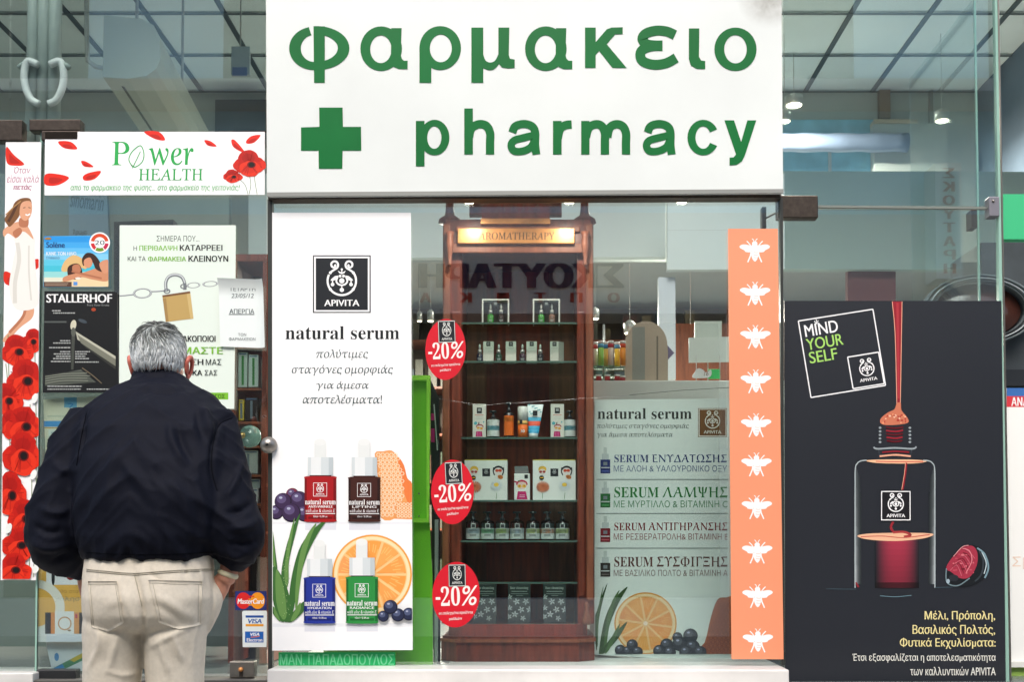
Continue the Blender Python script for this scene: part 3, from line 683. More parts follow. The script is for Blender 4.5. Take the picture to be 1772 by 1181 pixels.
a.text('ΚΑΙ ΤΑ', 221, 444, 252, 452, D); a.text('ΦΑΡΜΑΚΕΙΑ', 256, 444, 322, 452.5, G2, bold=.5); a.text('ΚΛΕΙΝΟΥΝ', 326, 442.5, 395, 453, INK, bold=.7)
a.text('ΦΑΡΜΑΚΟΠΟΙΟΙ', 280, 581, 373, 592, INK, bold=.8); a.text('ΕΙΜΑΣΤΕ', 297, 601, 386, 613, G2, bold=1); a.text('ΣΗ', 330, 622, 352, 632, INK, bold=.8); a.text('ΜΑΣ', 356, 622, 383, 632, D, bold=.2); a.text('ΚΑ', 333, 641, 350, 650, INK, bold=.7); a.text('ΣΑΣ', 354, 641, 376, 650, D, bold=.2); a.make('lettering', sp)
a = B(Yp); a.rect(225, 680, 395, 692, C(122, 190, 50)); a.text('ΦΑΡΜΑΚΕΥΤΙΚΟΣ ΣΥΛΛΟΓΟΣ', 262, 683, 389, 690, C(40, 60, 30), bold=.3); a.make('band', sp)

# --- notice sheet (curled)
q = B(); NP = mat('notice_paper', (232, 240, 238), .6); vs = []; fs = []; nx, ny = 12, 8
for j in range(ny + 1):
    for i in range(nx + 1):
        u, v = i / nx, j / ny
        px = 378 + u * 79 + 3 * v; py = 483 + v * 117 + 3 * u
        curl = .018 * max(0, (u - .82) / .18) ** 2 + .02 * max(0, (.1 - v) / .1) ** 2
        p = P(px, py, .002); vs.append((p.x, p.y - curl, p.z))
fs = [(j * (nx + 1) + i, j * (nx + 1) + i + 1, (j + 1) * (nx + 1) + i + 1, (j + 1) * (nx + 1) + i) for j in range(ny) for i in range(nx)]
q.add(vs + [(x, y + .0008, z) for x, y, z in vs], fs + [tuple(i + len(vs) for i in reversed(f)) for f in fs], NP, True)
nt_ = tag(q.make('notice_sheet'), 'curling white paper notice announcing a strike, taped over the padlock poster', 'notice')
a = B(.002); D2 = C(90, 100, 104)
a.text('ΤΕΤΑΡΤΗ', 397, 496, 442, 504, D2, bold=.15); a.text('23/05/12', 400, 508.5, 439, 516, D2, bold=.15, shear=.2); a.text('ΑΠΕΡΓΙΑ', 397, 535, 440, 543, D2, bold=.3); a.rect(396, 543.8, 440, 545, D2); a.text('ΤΩΝ', 412, 577, 426, 582, D2); a.text('ΦΑΡΜΑΚΕΙΩΝ', 396, 584.5, 442, 590, D2); a.make('lettering', nt_)

# --- licence sheet, yellow ad, leaflet box
ls = board('document', 'cream document with a blue stripe taped inside the door glass', 'document', [(75, 692), (205, 684), (205, 815), (80, 822)], Yd + .02, C(232, 228, 200))
a = B(Yd + .02); a.rect(111, 688, 133, 706, C(120, 184, 214)); a.stroke([(117, 700), (126, 700), (121, 706), (126, 711)], 1.6, C(60, 140, 200)); a.rect(76, 729, 205, 739, C(90, 160, 216)); a.rect(77, 740, 205, 742, C(200, 170, 110)); a.rect(84, 744, 205, 812, C(226, 234, 222))
for i in range(8): a.rect(88, 748 + i * 8, 104 + (i * 7) % 13, 750 + i * 8, C(170, 190, 190)); a.layer -= 1
a.layer += 1; a.rect(82, 720, 140, 722, C(190, 200, 180)); a.make('picture', ls)
yl = board('poster', 'yellow and white advertisement with a belt buckle picture, low in the door', 'poster', [(63, 828), (215, 828), (215, 1112), (64, 1112)], Yd + .02, C(240, 186, 92))
a = B(Yd + .02); a.clip = (63, 828, 215, 1112)
a.rect(80, 985, 215, 1013, C(240, 240, 242)); a.ell(92, 1000, 3, 14, C(30, 30, 34)); a.ell(122, 996, 8, 9, C(150, 30, 30)); a.ell(143, 1002, 2, 10, C(60, 60, 64)); a.ring(60, 1052, (52, 48), (36, 34), -90, 90, C(240, 236, 226)); a.rect(63, 1098, 215, 1112, C(226, 230, 236)); a.poly([(64, 1090), (80, 1085), (80, 1112), (64, 1112)], C(238, 238, 234))
a.rect(78, 1061, 170, 1098, C(40, 38, 40)); a.rect(88, 1061, 95, 1098, C(236, 150, 72)); a.rect(95, 1059, 128, 1098, C(240, 240, 238)); a.rect(128, 1061, 137, 1098, C(230, 160, 90)); a.ell(112, 1080, 12, 12, C(214, 160, 110), hole=.8); a.rect(130, 1064, 134, 1071, C(190, 60, 90)); a.ell(120, 1092, 3, 1.5, C(150, 110, 60)); a.make('picture', yl)
a = B(Yd + .02); a.text('Βοηθά στον έλεγχο', 86, 1021, 178, 1029, C(170, 130, 70)); a.text('χοληστερίνης', 95, 1033, 190, 1043, C(110, 110, 80)); a.make('lettering', yl)
bx = board('leaflet_box', 'pale leaflet box with a green and blue stripe at the foot of the door', 'box', [(79, 1112), (160, 1112), (160, 1162), (90, 1162)], Yd + .05, C(206, 214, 216), .06)
a = B(Yd + .05); a.poly([(93, 1157), (160, 1122), (160, 1136), (108, 1161), (92, 1161)], C(70, 130, 90)); a.poly([(120, 1143), (160, 1122), (160, 1130), (128, 1147)], C(190, 170, 50)); a.poly([(92, 1158), (108, 1150), (112, 1157), (98, 1161)], C(50, 130, 190)); a.ell(98, 1138, 4, 7, C(70, 130, 180)); a.make('picture', bx)

# --- card stickers
mc = board('sticker', 'red and orange overlapping circles payment sticker low on the door', 'sticker', rectq(407, 1024, 461, 1057), Yd - .0015, C(36, 48, 110), .001)
a = B(Yd - .0015); a.ell(421, 1040.5, 12.5, 14.5, C(214, 36, 34)); a.ell(446, 1040.5, 12.5, 14.5, C(240, 150, 30))
for i in range(4): a.rect(430, 1032 + i * 5, 440, 1034 + i * 5, C(240, 150, 30) if i % 2 else C(214, 36, 34)); a.layer -= 1
a.layer += 1; a.text('MasterCard', 411, 1037, 457, 1046, WHITE, bold=.5, shear=.15); a.make('print', mc)
vs_ = board('sticker', 'white payment sticker with two stacked blue card logos', 'sticker', [(421, 1058), (460, 1058), (462, 1060), (461, 1121), (420, 1121), (419, 1060)], Yd - .0015, C(232, 238, 236), .001)
a = B(Yd - .0015); a.rect(425, 1066, 456, 1070, C(30, 80, 160)); a.text('VISA', 429, 1072, 453, 1080, C(30, 80, 160), bold=.8, shear=.2); a.rect(425, 1081, 456, 1085, C(236, 160, 50)); a.rect(424, 1094, 456, 1113, C(30, 96, 180)); a.text('VISA', 433, 1096, 449, 1101.5, WHITE, bold=.5, shear=.2); a.stroke([(434, 1104), (444, 1103), (449, 1102)], 1.4, C(230, 120, 50)); a.text('Electron', 427, 1105.5, 454, 1111.5, WHITE, bold=.4); a.make('print', vs_)

# --- big white serum poster
Yw = -.03
wp = board('poster', 'tall white poster with four dropper bottles, fruit and aloe beside the door', 'poster', [(471, 368), (711, 368), (714, 1126), (471, 1127)], Yw, C(250, 251, 252), .005)
a = B(Yw); emblem(a, 591.5, 492, 100, WHITE, BLACK); a.make('emblem', wp)
a = B(Yw); T = C(36, 66, 68)
a.text('natural serum', 494, 565, 691, 588, INK, 'b'); a.text('πολύτιμες', 547, 605, 637, 624, T, 'i', bold=.2); a.text('σταγόνες ομορφιάς', 505, 632, 680, 651, T, 'i', bold=.2); a.text('για άμεσα', 547, 660, 638, 677, T, 'i', bold=.2); a.text('αποτελέσματα!', 524, 684, 661, 703, T, 'i', bold=.2); a.make('lettering', wp)
a = B(Yw); a.clip = (472, 370, 713, 1125)
z = lambda L: [(450 + x / 2.68, 740 + y / 2.68) for x, y in L]
a.rect(472, 904, 713, 908, C(238, 240, 244)); a.rect(472, 1080, 713, 1086, C(238, 240, 244))
for x0, x1, y in ((528, 582, 904), (604, 658, 904), (527, 580, 1080), (600, 654, 1080)): a.rect(x0, y, x1, y + 14, C(226, 228, 236)); a.layer -= 1
a.layer += 1
# honeycomb
a.poly(smooth(z([(532, 122), (570, 112), (610, 108), (640, 138), (665, 175), (682, 235), (705, 262), (705, 345), (660, 345), (620, 360), (622, 425), (560, 420), (556, 300), (545, 220)]), 3, True), C(240, 164, 98))
a.poly(z([(622, 345), (705, 345), (705, 428), (622, 425)]), C(236, 156, 90)); a.poly(smooth(z([(640, 140), (668, 178), (684, 240), (705, 262), (705, 340), (680, 340), (655, 240)]), 3, True), C(238, 128, 66))
HL = C(255, 228, 196)
for j in range(17):
    for i in range(8):
        x, y = 549 + i * 20 + (j % 2) * 10, 128 + j * 17.4
        lim = 640 + (y - 140) * .35 if y < 345 else 620
        if 552 - max(0, 220 - y) * .1 < x < min(lim, 668): a.ell(*z([(x, y)])[0], 4.0, 3.7, HL, hole=.66, n=6); a.layer -= 1
for j in range(4):
    for i in range(5): a.ell(*z([(634 + i * 17 + (j % 2) * 8, 358 + j * 18)])[0], 3.3, 3.3, HL, hole=.6, n=6); a.layer -= 1
a.layer += 1
GR, GRH, GRL = C(62, 44, 78), C(94, 80, 120), C(36, 26, 48)
for x, y, r in ((150, 312, 30), (75, 395, 34), (180, 338, 42), (107, 345, 40), (205, 400, 38), (145, 397, 44)): berry(a, *z([(x, y)])[0], r / 2.68, C(120, 40, 66) if y == 312 else GR, GRH, GRL)
orange_slice(a, 644, 995, 69)
AG, AG2 = C(60, 108, 52), C(104, 146, 78)
for L in ([(58, 480), (74, 600), (80, 660), (60, 640)], [(186, 400), (150, 470), (120, 560), (98, 680), (112, 760), (132, 720), (135, 620), (165, 490)], [(314, 424), (240, 480), (180, 570), (142, 720), (134, 850), (150, 870), (180, 720), (220, 590), (270, 490)], [(58, 650), (100, 690), (135, 780), (145, 890), (100, 895), (58, 800)], [(205, 808), (160, 850), (125, 900), (155, 900), (205, 850)], [(58, 830), (90, 870), (110, 905), (80, 890), (58, 862)]): leaf(a, z(L), AG, AG2)
for i in range(40): a.ell(*z([(random.uniform(105, 140), random.uniform(560, 880))])[0], .5, 1, C(160, 190, 130), n=5); a.layer -= 1
a.layer += 1
print_bottle(a, 527, 582, 760, 792, 825, 904, C(168, 24, 30), C(118, 12, 18), 'ANTI-WRINKLE'); print_bottle(a, 603, 658, 760, 792, 826, 904, C(66, 32, 26), C(40, 18, 16), 'LIFTING')
print_bottle(a, 526, 580, 935, 968, 1000, 1080, C(36, 54, 150), C(22, 34, 110), 'HYDRATION'); print_bottle(a, 599, 654, 933, 966, 999, 1080, C(44, 142, 66), C(24, 104, 44), 'RADIANCE')
BB, BBH, BBL = C(40, 46, 74), C(80, 90, 122), C(22, 24, 44)
for x, y, r in ((572, 878, 26), (690, 868, 30), (640, 872, 31), (605, 835, 33)): berry(a, *z([(x, y)])[0], r / 2.68, BB, BBH, BBL)
a.make('picture', wp)

# --- bee banner
Yb = -.02
bb = board('banner', 'tall orange banner with a column of ten white bees', 'banner', [(1260, 396), (1346, 396), (1356, 1142), (1266, 1142)], Yb, mat('orange_paper', (243, 152, 112), .5), .004)
for i, yb in enumerate((433, 508, 583, 660, 736, 804, 878, 955, 1032, 1109)):
    a = B(Yb); cx = 1306 + 5.5 * i / 9; S = 8.44
    a.xf = lambda x, y: (cx + (x - 300) / S, yb + (y - 265) / S)
    a.ell(300, 168, 40, 32, WHITE, n=16); a.ell(300, 240, 62, 66, WHITE, n=20)
    for s_ in (1, -1):
        X = lambda x: 300 + s_ * (300 - x)
        a.poly(smooth([(X(x), y) for x, y in ((255, 215), (190, 188), (125, 183), (82, 205), (88, 235), (148, 268), (170, 292), (245, 290))], 4, True), WHITE)
        a.stroke([(X(290), 140), (X(278), 112), (X(260), 98)], 11, WHITE); a.stroke([(X(245), 205), (X(215), 165), (X(183), 133)], 15, WHITE)
        a.stroke([(X(246), 288), (X(238), 345), (X(212), 408), (X(198), 442)], 19, WHITE)
    a.poly(smooth([(255, 290), (250, 340), (270, 400), (304, 432), (335, 400), (352, 345), (350, 290)], 5, True), WHITE)
    for yy in (300, 338, 374): a.stroke([(284, yy - 3), (315, yy + 2), (346, yy + 2)], 5, mat('orange_paper', (243, 150, 100)))
    a.make('bee', bb)

# --- black poster
Yk = .012; BK = mat('black_poster', (34, 37, 44), .35, spec=.6)
bp = board('poster', 'large black poster of honey poured into a glass bottle', 'poster', [(1357, 521), (1733, 521), (1741, 1212), (1359, 1212)], Yk, BK, .004)
a = B(Yk); u = lambda L: [(1340 + x / 2.745, 330 + y / 2.745) for x, y in L]; u2 = lambda L: [(1340 + x / 2.678, 740 + y / 2.678) for x, y in L]
for L in ([(114, 620), (468, 564), (528, 926), (174, 984)], [(348, 792), (495, 768), (522, 918), (374, 942)]):
    q4 = u(L)
    for i in range(4): a.stroke([q4[i], q4[(i + 1) % 4]], 2.0, WHITE, 1)
a.make('frame_lines', bp)
a = B(Yk); LG = C(170, 220, 110)
a.text('MIND', 1392, 558.5, 1450, 579, WHITE, bold=.5, rot=-9.3); a.text('YOUR', 1395, 582, 1459, 602, LG, bold=.5, rot=-9.3); a.text('SELF', 1400, 606, 1449, 626, LG, bold=.5, rot=-9.3); a.stroke([(1409, 556), (1413, 561), (1416, 555)], 1.5, WHITE, 1); a.stroke([(1412.5, 553), (1413, 561)], 1.2, WHITE, 1)
CRM = C(240, 226, 160); W2 = C(240, 240, 230)
a.text('Μέλι, Πρόπολη,', 1600, 1058, 1722, 1077, CRM, bold=.5); a.text('Βασιλικός Πολτός,', 1579, 1082, 1722, 1101, CRM, bold=.5); a.text('Φυτικά Εκχυλίσματα:', 1557, 1105, 1723, 1124, CRM, bold=.5)
a.text('Έτσι εξασφαλίζεται η αποτελεσματικότητα', 1475, 1132, 1723, 1148, W2, bold=.2); a.text('των καλλυντικών APIVITA', 1575, 1155, 1723, 1170, W2, bold=.2); a.make('lettering', bp)
a = B(Yk); RD, RDD, RL = C(150, 30, 44), C(96, 14, 26), C(236, 170, 140)
a.poly([(1544, 522), (1561, 522), (1560, 580), (1558, 700), (1552, 700), (1549, 580)], RD); a.stroke([(1544, 522), (1549, 580), (1552, 700)], 1.2, RL); a.stroke([(1561, 522), (1560, 580), (1558, 700)], 1.2, RL); a.stroke([(1553, 524), (1554, 600), (1555, 690)], 4, C(176, 52, 62))
a.poly(smooth(u([(505, 1085), (540, 1055), (570, 1040), (582, 1012), (600, 1010), (604, 1045), (632, 1080), (632, 1105), (560, 1115), (510, 1110)]), 4, True), C(206, 120, 90))
for i in range(26): a.ell(*u([(random.uniform(515, 625), random.uniform(1062, 1105))])[0], random.uniform(1, 3), random.uniform(1, 2.4), random.choice([C(246, 200, 170), C(180, 60, 54), C(232, 150, 110)]), n=7)
GL_ = C(150, 160, 164); GD = C(70, 76, 84)
for x in (498, 640):
    for j in range(5): a.ell(*u([(x + 4, 1128 + j * 17)])[0], 2.5, 2, GL_, n=8); a.layer -= 1
for j in range(5): a.stroke(u([(530 + j, 1125 + j * 16), (575, 1130 + j * 16), (612 - j, 1124 + j * 16)]), 3, RD if j % 2 else RDD)
a.stroke(u2([(460, 92), (478, 100), (560, 96), (640, 100), (658, 90)]), 3, GL_); a.stroke(u2([(484, 104), (486, 130), (632, 130), (636, 104)]), 2, GD, 1); a.stroke(u2([(500, 116), (560, 112), (625, 116)]), 2.4, RD); a.stroke(u2([(488, 135), (560, 128), (632, 135)]), 3, RL)
a.poly(smooth(u2([(425, 155), (480, 150), (640, 150), (706, 158), (640, 168), (480, 166)]), 4, True), C(240, 190, 150)); a.stroke(u2([(470, 158), (560, 160), (690, 160)]), 1.5, C(206, 80, 70))
for sd in (0, 1):
    X = (lambda x: x) if sd == 0 else (lambda x: 1118 - x)
    for xa, xb, t, y0 in ((376, 381, 150, 190), (381, 386, 112, 200), (386, 391, 84, 215), (391, 396, 62, 240), (396, 402, 48, 300)):
        for j in range(6):
            ya, yb = y0 + (728 - y0) * j / 6, y0 + (728 - y0) * (j + 1) / 6 + .5; v = int(32 + (t - 32) * (.45 + .11 * j))
            xl_, xr_ = sorted((X(xa), X(xb))); a.poly(u2([(xl_, ya), (xr_, ya), (xr_, yb), (xl_, yb)]), C(v, v + 6, v + 8)); a.layer -= 1
    a.layer += 1
    a.stroke(u2([(X(428), 153), (X(402), 156), (X(384), 168), (X(375), 196), (X(374), 300), (X(374), 745)]), 1.8, C(176, 188, 190), 8)
a.stroke(u2([(612, 165), (606, 220), (594, 290)]), 3, RD); a.stroke(u2([(608, 165), (602, 220), (590, 290)]), 1, RL); a.stroke(u2([(552, 438), (540, 465), (560, 490), (600, 492), (630, 500)]), 4, C(150, 40, 50))
for i in range(34):
    x0 = 466 + i * 6; q = max(0, 1 - (abs(x0 - 566) / 100) ** 2.6)
    for j in range(9):
        v = (1 - .035 * j) * (.55 if j == 8 else 1)
        a.rect(*u2([(x0, 515 + j * 25.6)])[0], *u2([(x0 + 6.2, 515 + (j + 1) * 25.6 + .4)])[0], C(int((34 + 140 * q) * v), int((36 + 18 * q) * v), int((42 + 34 * q) * v))); a.layer -= 1
a.layer += 1
a.poly(smooth(u2([(385, 503), (460, 492), (660, 490), (738, 496), (690, 516), (560, 528), (430, 520)]), 4, True), C(238, 186, 150)); a.stroke(u2([(400, 508), (500, 505), (600, 512), (720, 498)]), 1.6, C(196, 90, 76)); a.stroke(u2([(550, 488), (600, 486), (632, 500), (600, 508)]), 4, C(170, 60, 60))
a.stroke(u2([(240, 750), (380, 752)]), 1, C(70, 90, 100), 1); a.stroke(u2([(744, 744), (826, 742)]), 1, C(70, 90, 100), 1); a.stroke(u2([(490, 782), (560, 787), (635, 780)]), 1.4, C(100, 130, 140)); a.stroke(u2([(378, 720), (390, 742)]), 3, C(140, 40, 50), 1)
a.poly(smooth(u2([(800, 700), (812, 630), (850, 575), (905, 548), (960, 565), (990, 640), (975, 700), (900, 740), (820, 735)]), 5, True), C(22, 26, 30)); a.poly(smooth(u2([(796, 655), (820, 610), (870, 560), (915, 550), (940, 580), (938, 640), (905, 695), (860, 700), (820, 672)]), 5, True), C(164, 50, 70))
for i in range(22): a.ell(*u2([(random.uniform(830, 925), random.uniform(585, 680))])[0], random.uniform(1, 3.4), random.uniform(.8, 2), random.choice([C(214, 110, 120), C(100, 20, 34), C(190, 76, 92)]), n=7)
for k_ in range(7):
    t = k_ / 6; a.stroke(u2([(815 + 70 * t, 665 - 100 * t), (845 + 60 * t, 640 - 60 * t), (868 + 62 * t, 690 - 80 * t)]), 1.1, C(112, 26, 42) if k_ % 2 else C(206, 100, 116))
a.stroke(u2([(872, 562), (905, 575), (915, 620), (890, 672)]), 1.6, C(226, 130, 140)); a.stroke(u2([(950, 575), (968, 620), (960, 680), (930, 715)]), 3, C(52, 60, 66)); a.stroke(u2([(962, 580), (982, 630), (972, 680)]), 1.6, C(196, 214, 220))
a.stroke(u2([(940, 560), (975, 590), (992, 650), (975, 700)]), 3, C(120, 150, 160)); a.stroke(u2([(797, 655), (800, 720), (850, 735), (905, 700)]), 2.2, C(110, 130, 136)); a.ell(*u2([(830, 700)])[0], 9, 6, C(40, 44, 50)); a.ell(*u2([(805, 715)])[0], 3, 4, C(160, 180, 190)); a.stroke(u2([(900, 548), (870, 556), (830, 600)]), 1.2, C(230, 160, 160)); a.make('picture', bp)
a = B(Yk - .003); emblem(a, 1500.5, 641, 50, WHITE, None, False, -9.3); a.make('emblem', bp); a = B(Yk - .003); emblem(a, *u2([(563, 364)])[0], 53, WHITE, C(26, 24, 28), True, 0); a.make('emblem', bp)

# --- red ovals inside the glass
RED = C(212, 26, 44)
Yo = -.006
def oval(cx, cy, rx, ry, rot, label):
    q = B(); pts = [(cx + rx * math.cos(t) * math.cos(R(rot)) - ry * math.sin(t) * math.sin(R(rot)), cy + rx * math.cos(t) * math.sin(R(rot)) + ry * math.sin(t) * math.cos(R(rot))) for t in np.linspace(0, 2 * math.pi, 49)[:-1]]
    q.slab(pts, Yo, Yo + .0015, RED); o = tag(q.make('discount_sticker'), label, 'sticker', 'red discount ovals on the window')
    a = B(Yo); emblem(a, cx + 2, cy - ry * .58, 30, C(225, 228, 222), BLACK, True, rot - 4, 1.3); a.make('emblem', o)
    a = B(Yo); k = rx / 36; W3 = C(248, 240, 236)
    a.xf = lambda x, y: (cx + (x * math.cos(R(rot - 5)) - y * math.sin(R(rot - 5))) * k, cy + (x * math.sin(R(rot - 5)) + y * math.cos(R(rot - 5))) * k)
    a.rect(-31, 3, -24, 7, W3); a.text('20', -23, -13, 6, 17, W3, 'b'); a.text('%', 8, -13, 33, 17, W3, bold=.5, shear=.2); a.text('σε επιλεγμένα προϊόντα', -27, 25, 25, 31, W3, 'i', bold=.25); a.text('μαλλιών', -12, 34, 8, 40, W3, 'i', bold=.25); a.make('lettering', o)
oval(771, 605, 35, 53, 2, 'upper red oval discount sticker beside the second glass shelf')
oval(783, 852, 37, 56, 1, 'middle red oval discount sticker overlapping the left gift box')
oval(789, 1030, 41, 57, 3, 'lowest red oval discount sticker beside the dark cleansing boxes')
# --- green strip sticker
gs = board('sticker', 'green strip sticker with pale lettering under the white poster', 'sticker', rectq(482, 1130, 684, 1156), -.004, C(30, 168, 96), .001)
a = B(-.004); a.text('ΜΑΝ. ΠΑΠΑΔΟΠΟΥΛΟΣ', 484, 1133, 682, 1152, C(110, 206, 150), bold=.6); a.make('lettering', gs)

# ================================================================== WINDOW DISPLAY
# green stand
LIME = mat('lime_panel', (120, 204, 44), .4, k=1); LIME2 = mat('lime_frame', (156, 228, 70), .35, k=1)
gsd = thing('display_stand', 'lime green standing display panel behind the white poster', 'stand', P(725, 1150, .16))
b = B(); b.slab([(560, 905), (743, 905), (748, 1000), (749, 1154), (560, 1154)], .16, .175, LIME); b.slab([(660, 660), (738, 660), (738, 905), (660, 905)], .165, .18, LIME); b.make('panel', gsd)
b = B(); b.slab([(660, 650), (744, 650), (744, 658), (660, 658)], .13, .165, LIME2); b.slab([(738, 658), (744, 658), (742, 898), (738, 898)], .13, .165, LIME2); b.slab([(660, 898), (742, 898), (742, 905), (660, 905)], .13, .165, LIME2); b.make('frame', gsd)
for x, y in ((725, 855), (725, 894)): b = B(); b.lathe(P(x, y, .164), [(.004, 0), (.003, -.003)], STEEL, 8, 'y'); b.make('screw', gsd)
b = B(); b.pbox(752, 900, 758, 1153, .2, .215, mat('alu', (190, 194, 194), .4, .6)); b.pbox(740, 1150, 775, 1156, .17, .3, mat('alu', (190, 194, 194), .4, .6)); tag(b.make('metal_leg'), 'slim silver upright with flat foot left of the cabinet', 'upright')
b = B(); b.slab([(744, 655), (760, 690), (762, 1150), (750, 1152)], .24, .25, C(30, 30, 34)); a = b.make('brochure'); tag(a, 'black and magenta brochure standing between green panel and cabinet', 'brochure')
c_ = B(.24); c_.rect(746, 716, 752, 728, C(190, 30, 120)); c_.rect(746, 742, 752, 766, C(190, 30, 120)); c_.stroke([(751, 700), (757, 780)], 2, C(180, 184, 186), 1); c_.make('print', a)

# cabinet
Yc = .35; D0 = Yc - CAM.y
cab = thing('wooden_cabinet', 'tall dark wooden display cabinet with copper sign and glass shelves', 'cabinet', P(895, 1148, Yc))
xl, xr = P(763, 900, Yc).x, P(1029, 900, Yc).x; zb = .549; zt = P(895, 376, Yc).z
b = B()
def plinth(bb, x0, x1, y0, y1, z0, z1, c, m):
    pts = [(x0, y1), (x0, y0 + c), (x0 + c, y0), (x1 - c, y0), (x1, y0 + c), (x1, y1)]; n = len(pts)
    bb.add([(x, y, z0) for x, y in pts] + [(x, y, z1) for x, y in pts], [tuple(range(n - 1, -1, -1)), tuple(range(n, 2 * n))] + [(i, (i + 1) % n, n + (i + 1) % n, n + i) for i in range(n)], m)
plinth(b, xl, xr, Yc - .03, .85, zb, P(0, 1112, Yc).z, .07, WOOD)
plinth(b, xl - .006, xr + .006, Yc - .04, .85, P(0, 1112, Yc).z, P(0, 1106, Yc).z, .07, WOODL); plinth(b, xl + .004, xr - .004, Yc - .025, .85, P(0, 1106, Yc).z, P(0, 1102, Yc).z, .07, WOOD)
plinth(b, xl + .03, xr - .03, Yc + .01, .85, P(0, 1102, Yc).z, P(0, 1082, Yc).z, .05, WOODRED); b.make('base', cab)
z0 = P(0, 1082, Yc).z
for s_, (pa, pb) in enumerate(((763, 797), (1000, 1029))):
    b = B(); x0, x1 = P(pa, 900, Yc).x, P(pb, 900, Yc).x
    b.box(x0, x1, Yc + .05, .85, z0, zt, WOOD, .004)
    e = (x0 + .004, x0 + .034) if s_ == 0 else (x1 - .034, x1 - .004); b.box(e[0], e[1], Yc + .02, Yc + .05, z0 + .1, zt - .02, WOODL, .006)
    e = (x0 + .04, x1 - .004) if s_ == 0 else (x0 + .004, x1 - .04); b.box(e[0], e[1], Yc + .035, Yc + .05, z0 + .12, zt - .4, WOOD, .004)
    sp_ = b.make('side_post', cab)
    cxp = P(778 if s_ == 0 else 1013, 480, Yc).x; f = B(); zf = P(0, 462, Yc).z
    f.lathe((cxp, Yc, zf), [(.004, 0), (.010, .012), (.006, .02), (.012, .06), (.018, .1), (.014, .13), (.02, .15)], WOODL, 14); f.make('turned_drop', sp_)
    f = B(); zf = P(0, 1082, Yc).z; cxp = P(778 if s_ == 0 else 1014, 480, Yc).x
    f.lathe((cxp, Yc + .0, zf), [(.018, 0), (.02, .02), (.012, .045), (.007, .07), (.010, .085), (.004, .095)], WOODL, 14); f.make('finial', sp_)
b = B(); b.box(xl + .05, xr - .05, .80, .84, z0, zt, WOODL); xa, xb = P(843, 400, .8).x, P(950, 400, .8).x; b.box(xa, xb, .78, .80, z0, zt, WOODRED); b.make('back_panel', cab)
b = B(); zc0, zc1 = P(0, 428, Yc).z, P(0, 362, Yc).z
b.box(xl + .01, xr - .01, Yc + .03, .84, zc0, zt, WOOD, .004); b.box(xl + .03, xr - .03, Yc + .015, Yc + .03, zc0 - .02, zc0 + .02, WOODL, .004)
b.box(xl + .06, xr - .06, Yc + .012, Yc + .03, zt - .06, zt - .035, WOODL, .004)
for px in (776, 1013):
    x = P(px, 360, Yc).x; b.lathe((x, Yc + .08, zt), [(.05, -.002), (.048, .012), (.022, .03), (.018, .06), (.018, .11), (.026, .12), (.026, .135)], WOOD, 16)
b.pbox(812, 336, 972, 372, Yc + .06, Yc + .1, WOOD); b.make('crown', cab)
b = B(); b.pbox(834, 341, 951, 380, Yc + .0, Yc + .025, WOODRED); b.slab(smooth([(834, 352), (850, 345), (892, 338), (935, 345), (951, 352), (951, 356), (892, 342), (834, 356)], 4, True), Yc - .004, Yc, WOODL); b.pbox(832, 378, 952, 387, Yc - .008, Yc + .02, COPPER); sgn = b.make('crest', cab)
a = B(Yc - .001); a.text('APIVITA', 855, 352, 936, 367, WOODL, 'u', bold=.4); a.stroke([(848, 366), (856, 371), (862, 364)], 1.2, WOODL); a.stroke([(940, 366), (932, 371), (926, 364)], 1.2, WOODL); a.stroke([(862, 374), (892, 371), (926, 374)], 1.2, WOODL); a.make('lettering', sgn)
b = B(); b.pbox(792, 395, 994, 421, Yc - .005, Yc + .02, COPPER, .002); sgn = b.make('copper_sign', cab)
a = B(Yc - .0055); a.text('AROMATHERAPY', 828, 402, 960, 415, C(96, 70, 46), 'u', bold=.25); a.make('lettering', sgn)
# shelves
Ysh = .40
SH = {}
for key, py in (('s1', 558), ('s2', 625), ('s3', 757), ('s4', 866), ('s5', 936), ('s5b', 1008), ('s6', 1080)):
    z1 = P(0, py, Ysh).z; SH[key] = z1
    pts = [(xl + .055, .79)] + [(xl + .055 + .0, Ysh + .04)] + smooth([(xl + .055, Ysh + .04), (xl + .075, Ysh + .01), (xl + .12, Ysh), (xr - .12, Ysh), (xr - .075, Ysh + .01), (xr - .055, Ysh + .04)], 4)[1:] + [(xr - .055, .79)]
    n = len(pts); b = B(); b.add([(x, y, z1 - .008) for x, y in pts] + [(x, y, z1) for x, y in pts], [tuple(range(n - 1, -1, -1)), tuple(range(n, 2 * n))], SHELFGLASS)
    b.add([(x, y, z1 - .008) for x, y in pts] + [(x, y, z1) for x, y in pts], [(i, i + 1, n + i + 1, n + i) for i in range(n - 1)], mat('shelf_edge', (88, 112, 102), .25)); b.make('shelf', cab)

